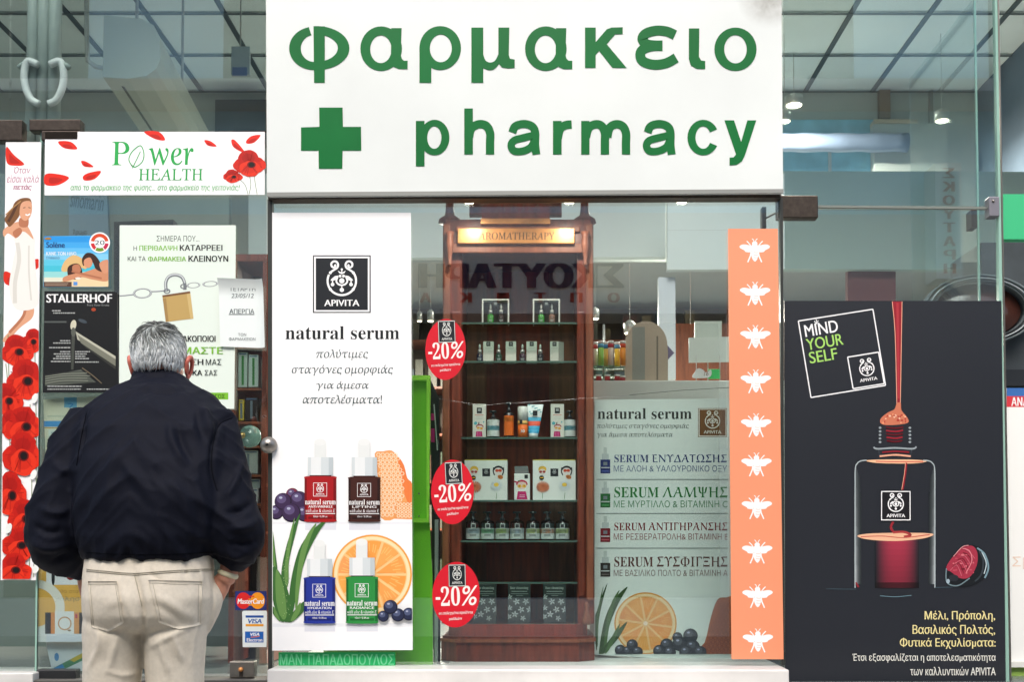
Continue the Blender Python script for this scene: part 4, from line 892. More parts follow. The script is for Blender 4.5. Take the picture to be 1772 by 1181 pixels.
# --- products
CAPW = mat('cap_white', (236, 236, 230), .35); SILV = mat('cap_silver', (196, 196, 192), .3, .5)
def dropper(cx, Yb_, z0, h, r, colr, label, parent=None, group=None, cat='bottle'):
    m = mat('bottle_%d_%d_%d' % colr, colr, .2, spec=.6)
    if parent is None: o = thing('dropper_bottle', label, cat, (cx, Yb_, z0), group)
    b = B(); b.lathe((cx, Yb_, z0), [(r * .9, 0), (r, h * .03), (r, h * .42), (r * .85, h * .47), (r * .5, h * .49), (r * .5, h * .52)], m, 18)
    if parent is None: b.make('body', o); tgt = o
    else: tgt = b.make('bottle', parent); ORG[tgt.name] = ORG[parent.name]
    b = B(); b.lathe((cx, Yb_, z0), [(r * .62, h * .51), (r * .62, h * .70), (r * .3, h * .71)], SILV, 16); b.lathe((cx, Yb_, z0), [(r * .28, h * .70), (r * .3, h * .9), (r * .2, h * .98), (r * .05, h)], CAPW, 12); b.make('cap', tgt)
    b = B(); W4 = C(200, 206, 204)
    for k, (zz, ww) in enumerate(((.33, .3), (.2, .75), (.14, .6))): b.box(cx - r * ww * .8, cx + r * ww * .8, Yb_ - r - .0012, Yb_ - r + .001 + r * .25, z0 + h * zz, z0 + h * (zz + .025), W4)
    b.make('label_print', tgt); return tgt
ms = lambda py0, py1, Y_: (py1 - py0) * (Y_ - CAM.y) / FPX
Y2 = .46
def pz(key): return SH[key] + .0005
def px2(x, Y_=Y2): return P(x, 700, Y_).x
# s1 gift kits
kits = []
for i, (x0, x1, lab) in enumerate(((834, 881, 'left white framed gift set of a green and a dark dropper on the top shelf'), (922, 969, 'right white framed gift set of a green and a brown dropper on the top shelf'))):
    xa, xb = px2(x0), px2(x1); H = ms(514, 558, Y2); zz = pz('s1')
    o = thing('gift_set', lab, 'gift set', ((xa + xb) / 2, Y2, zz), 'framed gift sets on the top shelf')
    b = B(); t = .006
    b.box(xa, xa + t, Y2 - .02, Y2 + .03, zz, zz + H, CAPW); b.box(xb - t, xb, Y2 - .02, Y2 + .03, zz, zz + H, CAPW); b.box(xa + t, xb - t, Y2 - .02, Y2 + .03, zz + H - t, zz + H, CAPW); b.box(xa + t, xb - t, Y2 + .022, Y2 + .03, zz, zz + H - t, C(60, 48, 36)); b.make('frame', o)
    xm = (xa + xb) / 2
    dropper(xm - .022, Y2, zz, H * .84, .0135, (64, 160, 60), None, o); dropper(xm + .024, Y2, zz, H * .84, .0135, (60, 38, 34) if i == 0 else (140, 104, 90), None, o)
    b = B(); b.box(xm - .011, xm + .011, Y2 - .019, Y2 - .016, zz + H - .034, zz + H - t - .002, C(50, 54, 56)); b.box(xm - .006, xm + .006, Y2 - .0205, Y2 - .019, zz + H - .026, zz + H - .016, C(150, 156, 156)); b.make('badge', o)
# s2
for x, colr, lab in ((830, (38, 44, 66), 'navy dropper bottle at the left end of the second shelf'), (863, (30, 70, 52), 'green dropper bottle between two white boxes on the second shelf'), (904, (64, 40, 56), 'plum dropper bottle in the middle of the second shelf'), (935, (40, 42, 48), 'black dropper bottle right of the white boxes on the second shelf')):
    dropper(px2(x), Y2, pz('s2'), ms(592, 625, Y2), .014, colr, lab, group='dropper bottles on the second shelf')
def carton(name, x0, x1, key, py0, py1, m, label, cat, group=None, Y_=Y2, depth=.035, art=None, rotz=0):
    xa, xb = px2(x0, Y_), px2(x1, Y_); zz = pz(key); H = ms(py0, py1, Y_)
    b = B(); b.box(xa, xb, Y_, Y_ + depth, zz, zz + H, m, .001); o = tag(b.make(name), label, cat, group)
    if art:
        a = B(Y_); art(a); a.make('print', o)
    return o
def small_print(cx, top):
    def f(a):
        a.rect(cx - 3.6, top + 6, cx + 3.6, top + 13.5, C(54, 50, 50)); a.rect(cx - 2, top + 8, cx + 2, top + 11, C(150, 150, 150)); a.rect(cx - 6, top + 16, cx + 6, top + 17, C(200, 196, 190)); a.rect(cx - 5, top + 18.5, cx + 5, top + 19.2, C(205, 200, 196))
    return f
CW = mat('carton', (232, 230, 218), .5)
carton('carton', 836, 854, 's2', 586, 624, CW, 'narrow white carton right of the navy dropper', 'box', 'white cartons on the second shelf', art=small_print(845, 586))
carton('carton', 875, 893, 's2', 586, 624, CW, 'narrow white carton right of the green dropper', 'box', 'white cartons on the second shelf', art=small_print(884, 586))
carton('carton', 911, 929, 's2', 586, 624, CW, 'narrow white carton between the plum and black droppers', 'box', 'white cartons on the second shelf', art=small_print(920, 586))
o = carton('carton', 952, 967, 's2', 586, 624, CW, 'white carton with its side showing at the right end of the second shelf', 'box', 'white cartons on the second shelf', art=small_print(959.5, 586))
b = B(); xa, xb = px2(967), px2(976); zz = pz('s2'); H = ms(586, 624, Y2); b.add([(xa + .0005, Y2, zz), (xb, Y2 + .02, zz), (xb, Y2 + .02, zz + H), (xa + .0005, Y2, zz + H)], [(0, 1, 2, 3)], mat('carton_side', (206, 208, 198), .5)); b.make('side', o)
# s3
def kid_print(x0):
    def f(a):
        a.rect(x0 + 7, 706, x0 + 16, 716, C(50, 54, 56)); a.rect(x0 + 9, 708, x0 + 14, 712, C(170, 174, 174)); a.rect(x0 + 4, 718, x0 + 19, 719.5, C(226, 160, 150)); a.rect(x0 + 5, 722, x0 + 18, 723, C(200, 204, 200)); a.rect(x0 + 5, 725, x0 + 18, 726, C(200, 204, 200))
        a.ell(x0 + 5, 733, 3, 3, C(90, 180, 190), n=12); a.ell(x0 + 19, 731, 1.4, 1.4, C(90, 180, 190), n=8); a.ell(x0 + 12, 741, 6.5, 5, C(236, 216, 206)); a.ring(x0 + 12, 740.5, (7, 6), (5.6, 4), 10, 170, C(170, 30, 70)); a.ell(x0 + 9.5, 741, 2.6, 2, C(240, 170, 50), n=10); a.ell(x0 + 15, 742, 2.6, 2, C(240, 170, 50), n=10)
        a.stroke([(x0 + 10, 735), (x0 + 11, 731)], 1.4, C(40, 40, 40), 1); a.poly([(x0 + 6, 747), (x0 + 16, 747), (x0 + 17, 756), (x0 + 5, 756)], C(196, 40, 110)); a.rect(x0 + 8, 748, x0 + 9.5, 756, C(226, 110, 160)); a.rect(x0 + 12, 748, x0 + 13.5, 756, C(226, 110, 160))
    return f
carton('carton', 818, 841, 's3', 697, 757, CW, 'tall white carton with cartoon child at the left end of the third shelf', 'box', 'tall cartons on the third shelf', art=kid_print(818))
carton('carton', 953, 976, 's3', 697, 757, CW, 'tall white carton with cartoon child right of the striped tube', 'box', 'tall cartons on the third shelf', art=kid_print(953))
def lab_bottle(x0, x1, key, py0, py1, body, bands, label, pumpm, neck=.72, group=None, cat='bottle', name='lotion_bottle'):
    cx = px2((x0 + x1) / 2); r = (px2(x1) - px2(x0)) / 2; zz = pz(key); H = ms(py0, py1, Y2)
    o = thing(name, label, cat, (cx, Y2, zz), group)
    b = B(); b.lathe((cx, Y2, zz), [(r * .92, 0), (r, H * .03), (r, H * neck * .93), (r * .7, H * neck), (r * .3, H * (neck + .03))], body, 20); b.make('body', o)
    b = B(); b.lathe((cx, Y2, zz), [(r * .34, H * neck), (r * .34, H * (neck + .1)), (r * .2, H * (neck + .11)), (r * .2, H * .93), (r * .5, H * .94), (r * .5, H)], pumpm, 14); b.box(cx - r * .62, cx, Y2 - r * .2, Y2 + r * .2, zz + H * .94, zz + H, pumpm); b.make('pump', o)
    b = B()
    for z0_, z1_, m in bands: b.lathe((cx, Y2, zz), [(r * 1.015, H * z0_), (r * 1.015, H * z1_)], m, 20); b.f.pop(); b.f.pop(); b.m.pop(); b.m.pop(); b.s.pop(); b.s.pop()
    b.make('label', o); return o
TEAL = C(56, 166, 186); LW = C(214, 220, 216)
DKB = mat('dark_bottle', (36, 34, 34), .15); GRY = mat('pump_dark', (42, 46, 50), .35)
lab_bottle(843, 864, 's3', 709, 757, DKB, [(.06, .66, LW), (.28, .44, TEAL)], 'white and turquoise labelled pump bottle left of the orange bottle', GRY, group='turquoise labelled bottles on the third shelf')
lab_bottle(976, 996, 's3', 709, 757, DKB, [(.06, .66, LW), (.28, .44, TEAL)], 'white and turquoise labelled pump bottle at the right end of the third shelf', GRY, group='turquoise labelled bottles on the third shelf')
ORG_ = C(236, 112, 40)
lab_bottle(872, 889, 's3', 694, 757, DKB, [(.07, .62, ORG_), (.46, .56, C(230, 176, 80))], 'dark spray bottle with orange label on the third shelf', GRY, .72, name='spray_bottle')
b = B(); cx = px2(904.5); r = (px2(913) - px2(896)) / 2; H = ms(702, 757, Y2); zz = pz('s3'); o = thing('lotion_bottle', 'white cylinder bottle with orange lower label beside the striped tube', 'bottle', (cx, Y2, zz))
b.lathe((cx, Y2, zz), [(r, 0), (r, H * .42)], ORG_, 20); b.lathe((cx, Y2, zz), [(r, H * .42), (r, H * .55)], C(240, 190, 110), 20); b.make('body', o)
b = B(); b.lathe((cx, Y2, zz), [(r * 1.02, H * .551), (r * 1.02, H * .98), (r * .9, H)], CAPW, 20); b.make('cap', o)
a = B(Y2 - r - .0005); a.rect(899, 727, 904, 734, C(50, 50, 50)); a.text('30', 901, 744, 908, 749, WHITE, bold=.3); a.make('print', o)
# tube
o = thing('lotion_tube', 'flared blue and red striped tube with dotted top on the third shelf', 'tube', (px2(926), Y2, pz('s3')))
b = B(); zz = pz('s3'); H = ms(698, 757, Y2)
def tuber(t): return (px2(940) - px2(912)) / 2 * (.62 + .38 * t), .016 * (1 - t) + .0015
bands = [(.14, .26, (60, 160, 200)), (.26, .36, (60, 160, 200)), (.36, .50, (222, 84, 60)), (.50, .62, (80, 176, 210)), (.62, 1.0, (232, 240, 240))]
for t0, t1, cc in bands:
    vs = []; n = 20
    for t in (t0, t1):
        q_ = (t - .14) / .86; ra, rb = tuber(q_)
        for i in range(n): vs.append((px2(923.5 + 3 * q_) + ra * math.cos(2 * math.pi * i / n), Y2 + rb * math.sin(2 * math.pi * i / n), zz + H * t))
    b.add(vs, [(i, (i + 1) % n, n + (i + 1) % n, n + i) for i in range(n)] + [tuple(range(n, 2 * n))], C(*cc), True)
b.make('body', o)
b = B(); b.lathe((px2(923), Y2, zz), [(.020, 0), (.021, H * .14)], mat('cap_grey', (196, 204, 204), .3), 18); b.make('cap', o)
a = B(Y2 - .012); 
for i in range(11): a.ell(916 + (i * 5) % 22, 701 + (i * 3.1) % 16, 1.4, 1.4, C(90, 180, 190), n=8); a.layer -= 1
a.layer += 1; a.Y = Y2 - .016; a.rect(922, 711, 930, 720, C(50, 54, 58)); a.make('print', o)
# s4 gift boxes
def gift_print(x0, top):
    def f(a):
        X = lambda x: x0 + (x - 720) / 5.9; Yy = lambda y: top + (y - 680) / 5.9
        a.rect(X(900), Yy(772), X(980), Yy(852), BLACK); emblem(a, X(940), Yy(812), 12, C(210, 212, 210), None, False, word=False)
        a.ell(X(818), Yy(778), 7, 5.5, C(236, 190, 70)); a.ell(X(818), Yy(805), 5.6, 5, C(240, 226, 216)); a.ell(X(800), Yy(805), 2.8, 2.2, C(170, 60, 60), n=10); a.ell(X(835), Yy(805), 2.8, 2.2, C(170, 60, 60), n=10); a.ell(X(810), Yy(866), 4.4, 4, C(40, 36, 30), n=12); a.rect(X(795), Yy(860), X(830), Yy(870), C(236, 180, 50))
        a.ell(X(1065), Yy(800), 7.2, 8, C(244, 236, 230)); a.ring(X(1065), Yy(790), (9, 8), (6.6, 4.5), 5, 175, C(30, 30, 34)); a.stroke([(X(1018), Yy(760)), (X(1012), Yy(800)), (X(1026), Yy(840))], 2, C(30, 30, 34)); a.stroke([(X(1115), Yy(760)), (X(1118), Yy(800)), (X(1104), Yy(840))], 2, C(30, 30, 34)); a.ell(X(1050), Yy(792), 3.2, 2.6, C(220, 80, 50), n=10); a.ell(X(1082), Yy(792), 3.2, 2.6, C(220, 80, 50), n=10); a.ell(X(1085), Yy(858), 5, 3.6, C(200, 120, 60), 20, n=12); a.rect(X(1076), Yy(850), X(1082), Yy(868), C(50, 40, 36))
        for i in range(18):
            t = 2 * math.pi * i / 18; a.stroke([(X(823), Yy(960)), (X(823) + 11.5 * math.cos(t), Yy(960) + 10 * math.sin(t))], 2, C(206, 108, 70) if i % 2 else C(224, 136, 96), 1)
        a.ell(X(823), Yy(950), 2, 1.4, C(120, 50, 30), n=8); a.stroke([(X(818), Yy(1020)), (X(820), Yy(1080))], .9, C(110, 150, 100), 1)
        for i in range(14):
            t = 2 * math.pi * i / 14; a.ell(X(1043) + 7 * math.cos(t), Yy(945) + 6 * math.sin(t), 4, 1.3, C(222, 230, 234), math.degrees(t), n=10)
        a.ell(X(1043), Yy(936), 4.4, 3.4, C(240, 200, 80), n=12); a.stroke([(X(1048), Yy(1020)), (X(1042), Yy(1085))], .9, C(110, 150, 100), 1)
    return f
CWB = mat('gift_carton', (240, 242, 236), .4)
for x0, lab in ((804, 'left white gift box printed with flowers and bees, half behind the red oval'), (922, 'right white gift box printed with flowers and bees on the fourth shelf')):
    o = carton('gift_box', x0, x0 + 74, 's4', 797, 866, CWB, lab, 'box', 'white gift boxes on the fourth shelf', Y_=.43, depth=.12, art=gift_print(x0, 796))
    b = B(); b.box(px2(x0, .43), px2(x0 + 74, .43), .435, .55, pz('s4') + ms(797, 866, .43) + .0005, pz('s4') + ms(795, 866, .43), C(190, 170, 60)); b.make('lid', o)
def pink_print(a):
    a.rect(907.5, 822, 913.5, 829, BLACK); a.ell(903, 840, 8.5, 7.5, C(244, 214, 204)); a.ring(903, 839, (10, 8), (7.6, 4.6), -10, 190, C(200, 34, 76)); a.ell(899, 842, 3.6, 3, C(244, 190, 70), n=12); a.ell(907, 842, 3.6, 3, C(244, 190, 70), n=12); a.ell(899, 842, 1.2, 1.2, C(130, 40, 30), n=8); a.ell(907, 842, 1.2, 1.2, C(130, 40, 30), n=8); a.stroke([(890, 834), (896, 836)], 2.4, C(200, 34, 76), 1)
    a.poly([(896, 851), (910, 851), (913, 865), (894, 865)], C(206, 36, 110)); a.rect(899, 857, 908, 858.2, C(244, 190, 214)); a.rect(899, 860, 908, 861.2, C(244, 190, 214)); a.ell(898, 833, 2, 1.2, C(60, 150, 80), n=8)
o = carton('carton', 890, 917, 's4', 820, 866, CWB, 'small carton with pink cartoon child between the two gift boxes', 'box', Y_=.42, depth=.04, art=pink_print)
b = B(); xa, xb = px2(891, .42), px2(915, .42); zz = pz('s4') + ms(820, 866, .42); b.add([(xa, .421, zz), (xb, .421, zz), (xb - .004, .445, zz + .034), (xa - .002, .445, zz + .034), (xa, .46, zz), (xb, .46, zz)], [(0, 1, 2, 3), (1, 5, 2), (0, 3, 4), (3, 2, 5, 4)], C(72, 76, 78)); b.make('lid', o)
# s5 pump bottles
CL2 = glass('smoke_bottle', (.62, .64, .62), 1.45)
pl = [((170, 196, 206), 'pump bottle with pale blue label, first on the left of the fifth shelf'), ((110, 190, 140), 'pump bottle with mint green label on the fifth shelf'), ((170, 204, 90), 'pump bottle with lime label and dark pump, third on the fifth shelf'), ((176, 200, 216), 'pump bottle with pale blue label and red base in the middle of the fifth shelf'), ((186, 204, 110), 'pump bottle with yellow green label left of the orange labelled one'), ((226, 152, 100), 'pump bottle with orange label on the fifth shelf'), ((180, 204, 120), 'pump bottle with green label at the right end of the fifth shelf')]
for (cc, lab), x in zip(pl, (819, 844, 869.5, 895, 922, 947.5, 973)):
    o = lab_bottle(x - 12, x + 12, 's5', 886, 936, CL2, [(.05, .42, C(206, 212, 208)), (.24, .40, C(*cc))], lab, GRY, .68, 'pump bottles on the fifth shelf', name='pump_bottle')
    r = (px2(x + 12) - px2(x - 12)) / 2; H = ms(886, 936, Y2)
    b = B(); b.lathe((px2(x), Y2, pz('s5') + .002), [(r * .85, 0), (r * .85, H * .56), (r * .6, H * .58)], mat('liquid_red', (96, 40, 34), .3) if 'red base' in lab or 'first on' in lab else mat('liquid_grey', (70, 80, 80), .3), 18); b.make('liquid', o)
    a = B(Y2 - r - .0006); a.rect(x - 4, 907, x + 4, 915, C(190, 196, 192)); a.rect(x - 3, 908, x + 3, 914, C(60, 64, 66)); a.rect(x - 7, 918, x + 6, 919, C(90, 100, 96)); a.rect(x - 6, 925, x + 5, 928.5, C(150, 156, 152)); a.make('print', o)
# s6 boxes
DKC = mat('dark_carton', (58, 64, 64), .5)
for x0, lab in ((820, 'dark grey cleansing box with white flowers, beside the lowest red oval'), (879, 'dark grey cleansing box with white flowers, middle of the bottom shelf'), (940, 'dark grey cleansing box with white flowers, right end of the bottom shelf')):
    def fl(a, x0=x0):
        a.clip = (x0 + .5, 1010, x0 + 38.5, 1076); W5 = C(214, 220, 216)
        a.text('face cleansing', x0 + 4, 1016, x0 + 35, 1021.5, W5, 'b'); a.rect(x0 + 6, 1024, x0 + 33, 1024.8, W5); a.rect(x0 + 5, 1028, x0 + 35, 1029, C(160, 166, 164)); a.rect(x0 + 14, 1031, x0 + 26, 1032, C(160, 166, 164))
        for fx, fy, fr in ((3, 1034, 5), (15, 1042, 6), (31, 1042, 6), (3, 1053, 5), (23, 1056, 6), (37, 1056, 6), (12, 1064, 6), (26, 1071, 5), (2, 1068, 5)):
            for i in range(5):
                t = R(72 * i + fx * 17); a.ell(x0 + fx + fr * .55 * math.cos(t), fy + fr * .55 * math.sin(t), fr * .46, fr * .2, W5, math.degrees(t), n=8); a.layer -= 1
        a.layer += 1
    carton('carton', x0, x0 + 39, 's6', 1012, 1078, DKC, lab, 'box', 'dark cleansing boxes on the bottom shelf', Y_=.45, depth=.06, art=fl)

# serum board
Ys = .5
sb = board('poster', 'hazy white poster listing four serums above an orange slice and grapes', 'poster', [(1029, 692), (1300, 690), (1300, 1150), (1029, 1134)], Ys, C(222, 232, 226), .01)
a = B(Ys); BR = C(120, 82, 44); emblem(a, 1233, 732, 50, C(232, 232, 220), BR); a.make('emblem', sb)
a = B(Ys)
a.text('natural serum', 1034, 707, 1197, 726, C(40, 44, 40), 'b'); a.text('πολύτιμες σταγόνες ομορφιάς', 1033, 733, 1192, 744, C(60, 66, 60), 'i', bold=.15); a.text('για άμεσα αποτελέσματα', 1033, 748, 1164, 759, C(60, 66, 60), 'i', bold=.15)
rows = [((46, 64, 120), 'SERUM ΕΝΥΔΑΤΩΣΗΣ', 787, 801, 'ΜΕ ΑΛΟΗ & ΥΑΛΟΥΡΟΝΙΚΟ ΟΞΥ', 806, 817, 1258, (30, 44, 110)), ((50, 130, 62), 'SERUM ΛΑΜΨΗΣ', 843, 862, 'ΜΕ ΜΥΡΤΙΛΛΟ & ΒΙΤΑΜΙΝΗ C', 867, 879, 1259, (34, 104, 46)), ((150, 70, 74), 'SERUM ΑΝΤΙΓΗΡΑΝΣΗΣ', 905, 919, 'ΜΕ ΡΕΣΒΕΡΑΤΡΟΛΗ& ΒΙΤΑΜΙΝΗ E', 924, 935, 1259, (130, 34, 44)), ((110, 70, 66), 'SERUM ΣΥΣΦΙΓΞΗΣ', 964, 982, 'ΜΕ ΒΑΣΙΛΙΚΟ ΠΟΛΤΟ & ΒΙΤΑΜΙΝΗ Α', 987, 998, 1259, (52, 46, 44))]
for cc, t1, ya, yb, t2, yc, yd, xe, bc in rows:
    a.text(t1, 1063, ya, xe, yb, C(*cc), 'b'); a.text(t2, 1062, yc, xe, yd, C(*[int(v * .6 + 80) for v in cc]))
for y in (830, 889, 949): a.rect(1032, y, 1260, y + 1, C(110, 120, 116))
a.make('lettering', sb)
a = B(Ys); a.clip = (1030, 691, 1299, 1133)
for i, (r_, y) in enumerate(zip(rows, (775, 834, 894, 954))):
    x0, x1 = 1039, 1056; cx = 1047.5; a.rect(cx - 3, y, cx + 3, y + 12, C(196, 206, 200)); a.rect(cx - 6, y + 11, cx + 6, y + 21, C(188, 198, 196)); a.rect(x0, y + 21, x1, y + 45, C(*r_[8])); a.rect(cx - 3.5, y + 25, cx + 3.5, y + 31, C(120, 130, 136)); a.rect(x0 + 1, y + 34, x1 - 1, y + 36, C(190, 196, 196)); a.rect(x0 + 2, y + 40, x1 - 2, y + 42, C(*[min(255, v + 60) for v in r_[8]]))
y2 = lambda L: [(1010 + x / 2.678, 740 + y / 2.678) for x, y in L]
orange_slice(a, 1117, 1080, 54, .93, 8)
HC = C(166, 92, 56); a.poly(smooth(y2([(620, 800), (660, 790), (780, 790), (780, 1075), (510, 1070), (560, 1000), (590, 880)]), 3, True), HC)
for j in range(14):
    for i in range(8):
        x, y = 560 + i * 20 + (j % 2) * 10, 822 + j * 17.4
        if x > 640 - (y - 800) * .35: a.ell(*y2([(x, y)])[0], 4.0, 3.6, C(128, 62, 38), hole=.66, n=6); a.layer -= 1
a.layer += 1
for L in ([(110, 724), (85, 780), (62, 850), (50, 900), (60, 1040), (70, 900), (90, 800)], [(204, 740), (140, 800), (95, 900), (70, 1050), (90, 1040), (120, 920), (160, 820)], [(202, 902), (140, 960), (75, 1050), (100, 1045), (160, 980)]): leaf(a, y2(L), C(58, 84, 46), C(80, 110, 62))
G1, G1H, G1L = C(52, 54, 60), C(84, 88, 96), C(30, 32, 38)
for x, y, r in ((385, 1010, 30), (350, 1038, 28), (495, 968, 34), (435, 975, 24), (445, 1005, 34), (505, 1020, 34), (400, 1045, 28), (475, 1045, 32), (540, 1045, 30), (170, 1035, 26), (205, 1040, 24), (225, 1010, 26), (250, 1042, 24)): berry(a, *y2([(x, y)])[0], r / 2.678, G1, G1H, G1L)
a.make('picture', sb)
# counter & objects on it
Yt = .95
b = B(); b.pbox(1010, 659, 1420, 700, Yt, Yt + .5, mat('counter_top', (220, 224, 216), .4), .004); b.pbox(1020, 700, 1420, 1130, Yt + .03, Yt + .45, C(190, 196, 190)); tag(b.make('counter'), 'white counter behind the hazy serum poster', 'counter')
zt_ = P(0, 659, Yt).z + .0005
def tc(x, Y_): return P(x, 640, Y_).x
rk = thing('tube_rack', 'two tier clear rack holding colourful supplement tubes on the counter', 'rack', (tc(1052, 1.1), 1.1, zt_))
b = B(); c0 = (tc(1045, 1.1), 1.1, zt_); b.lathe(c0, [(.11, .035 + 0), (.11, .04)], SHELFGLASS, 24); b.lathe(c0, [(.115, .075), (.115, .08)], SHELFGLASS, 24); b.lathe(c0, [(.006, 0), (.006, .3)], SILV, 10); b.lathe(c0, [(.1, 0), (.1, .004)], SILV, 24); b.make('stand', rk)
tubes = [((196, 60, 60), (200, 190, 170)), ((90, 170, 200), (150, 206, 90)), ((70, 140, 190), (220, 180, 90)), ((180, 50, 60), (220, 200, 180)), ((90, 160, 200), (240, 200, 60)), ((220, 80, 40), (240, 150, 50))]
for i, (c1, c2) in enumerate(tubes):
    x = tc((1030, 1040, 1050, 1057, 1069, 1078)[i], 1.0); zz = zt_ + .0805; o = thing('supplement_tube', ['maroon topped beige tube at the left of the tube rack', 'lime green tube with blue top in the rack', 'ochre tube with blue top, half hidden in the rack', 'cream tube with dark red top in the middle of the rack', 'yellow tube with blue top in the rack', 'orange tube with red top at the right of the rack'][i], 'tube', (x, 1.0, zz), 'supplement tubes in the counter rack')
    yy = 1.0 if i % 2 else 1.03
    b = B(); b.lathe((x, yy, zz), [(.0135, 0), (.0135, .085)], C(*c2), 14); b.lathe((x, yy, zz), [(.0137, .0855), (.0137, .105)], C(*c1), 14); b.make('body', o)
    b = B(); b.lathe((x, yy, zz), [(.0142, .106), (.0142, .117), (.012, .119)], CAPW, 14); b.make('cap', o)
for i, x in enumerate((1036, 1051, 1068, 1078)):
    o = thing('supplement_jar', ['red labelled short jar at the left under the tube rack', 'red labelled short jar second from the left under the tube rack', 'red labelled short jar third from the left under the tube rack', 'red labelled short jar at the right under the tube rack'][i], 'jar', (tc(x, 1.0), 1.0, zt_ + .0045), 'short jars under the tube rack')
    yq = 1.0 + (.035 if i == 3 else 0); b = B(); b.lathe((tc(x, 1.0), yq, zt_ + .0045), [(.014, 0), (.014, .022)], C(170, 44, 44), 14); b.make('body', o); b = B(); b.lathe((tc(x, 1.0), yq, zt_ + .0045), [(.0145, .0225), (.0145, .03)], CAPW, 14); b.make('cap', o)
# arch card
b = B(); arch = [(1081, 659), (1081, 610)] + [(1118 - 37 * math.cos(t), 598 - 42 * math.sin(t)) for t in np.linspace(0, math.pi, 20)] + [(1156, 610), (1156, 659)]
b.slab(arch, 1.05, 1.056, mat('arch_card', (176, 160, 140), .6)); o = tag(b.make('arch_card'), 'beige arched card standing on the counter', 'card')
a = B(1.05); a.rect(1094, 566, 1116, 658, C(140, 142, 134)); a.rect(1136, 582, 1139, 658, C(120, 112, 100)); a.make('print', o)
b = B(); b.slab([(1070, 611), (1084, 597), (1098, 611), (1084, 625)], 1.065, 1.07, C(120, 110, 140)); b.slab([(1140, 611), (1154, 597), (1167, 611), (1154, 625)], 1.065, 1.07, C(120, 110, 140)); tag(b.make('diamond_card'), 'violet card with pointed ends showing behind the arched card', 'card')
b = B(); b.pbox(1140, 480, 1169, 656, 1.3, 1.35, mat('pale_post', (206, 214, 222), .5)); tag(b.make('post'), 'pale upright post behind the arched card', 'post')
o = thing('sign_holder', 'two white cards on thin legs standing on the counter', 'sign holder', (tc(1225, 1.05), 1.05, zt_))
b = B(); b.slab(rectq(1202, 556, 1249, 590), 1.07, 1.075, C(200, 208, 198)); b.slab([(1192, 585), (1262, 583), (1262, 627), (1192, 628)], 1.05, 1.055, C(214, 220, 212)); b.make('card', o)
b = B(); b.tube([P(1205, 615, 1.045), P(1205, 659, 1.045)], .0022, SILV, 6); b.tube([P(1246, 615, 1.045), P(1246, 659, 1.045)], .0022, SILV, 6); b.tube([P(1225, 590, 1.08), P(1225, 659, 1.08)], .003, SILV, 6); b.make('leg', o)
b = B(); b.pbox(1226, 639, 1246, 656, 1.02, 1.03, C(76, 196, 110), .002); tag(b.make('card'), 'small green card leaning on the sign holder legs', 'card')
b = B(1.0); b.slab(smooth([(1199, 654), (1202, 645), (1208, 638), (1216, 640), (1222, 645), (1230, 640), (1231, 649), (1224, 654)], 4, True), 1.0, 1.004, C(222, 224, 222)); o = tag(b.make('price_tag'), 'white cloud shaped price tag on the counter', 'tag')
a = B(1.0); a.text('16', 1218, 643, 1226, 651, C(120, 80, 60), shear=.2); a.make('lettering', o)
b = B(); b.pbox(1170, 560, 1300, 1100, 1.6, 1.64, WOODL); tag(b.make('wood_screen'), 'warm brown wooden panel behind the counter', 'panel')

# hanging white boards behind the window top
HB = mat('hanging_board', (216, 226, 224), .6)
b = B(); b.slab([(430, 300), (1152, 300), (1152, 445), (430, 447)], 1.6, 1.65, HB)
for x in (560, 1040): q0 = P(x, 300, 1.62); b.tube([q0, (q0.x, q0.y, ZC)], .006, SILV, 6)
tag(b.make('hanging_board'), 'white board hanging behind the top of the display window', 'board')
b = B(); b.slab([(1155, 300), (1358, 300), (1358, 466), (1155, 467)], 1.25, 1.3, HB)
for x in (1200, 1320): q0 = P(x, 300, 1.27); b.tube([q0, (q0.x, q0.y, ZC)], .006, SILV, 6)
o = tag(b.make('hanging_board'), 'white board hanging lower, above the bee banner', 'board')
a = B(1.25); a.rect(1156, 398, 1350, 399, C(196, 204, 202)); a.make('seam', o)
b = B(); b.slab([(1350, 296), (1946, 298), (1946, 467), (1350, 466)], 1.9, 1.96, mat('gallery_panel', (176, 200, 192), .6)); tag(b.make('gallery_panel'), 'pale parapet panel crossing the upper right window', 'panel')
b = B(); b.slab([(1467, 466), (1550, 466), (1550, 1110), (1467, 1110)], 1.95, 2.0, mat('red_panel', (110, 40, 38), .5)); tag(b.make('red_panel'), 'dark red panel below the pale parapet above the black poster', 'panel')
# blue banner and duct
o = thing('blue_banner', 'turquoise and blue banner on the wall in the upper right window', 'banner', P(1435, 297, 3.9))
b = B(); b.slab(rectq(1340, 207, 1512, 233), 3.9, 3.945, mat('turq', (140, 204, 230), .6, noise_amt=.3, scale=5)); b.slab(rectq(1340, 262, 1512, 298), 3.9, 3.945, mat('turq', (70, 140, 170), .6)); b.make('panel', o)
b = B(); b.pbox(1434, 262, 1439, 297, 3.88, 3.899, C(190, 200, 204)); b.make('strip', o)
b = B(); b.pbox(1513, 214, 1640, 296, 3.8, 3.949, C(190, 198, 194)); b.pbox(1513, 206, 1588, 213, 3.79, 3.949, C(200, 180, 150)); tag(b.make('white_cabinet'), 'white wall cabinet right of the turquoise banner', 'cabinet')
b = B(); p0, p1 = P(1330, 247, 3.7), P(1570, 247, 3.7); b.tube([p0.lerp(p1, i / 12) for i in range(13)], [.07 * (1 - .05 * (i % 3)) for i in range(13)], mat('duct', (128, 142, 168), .35, .2), 16); tag(b.make('duct'), 'blue grey cylindrical duct across the turquoise banner', 'duct')
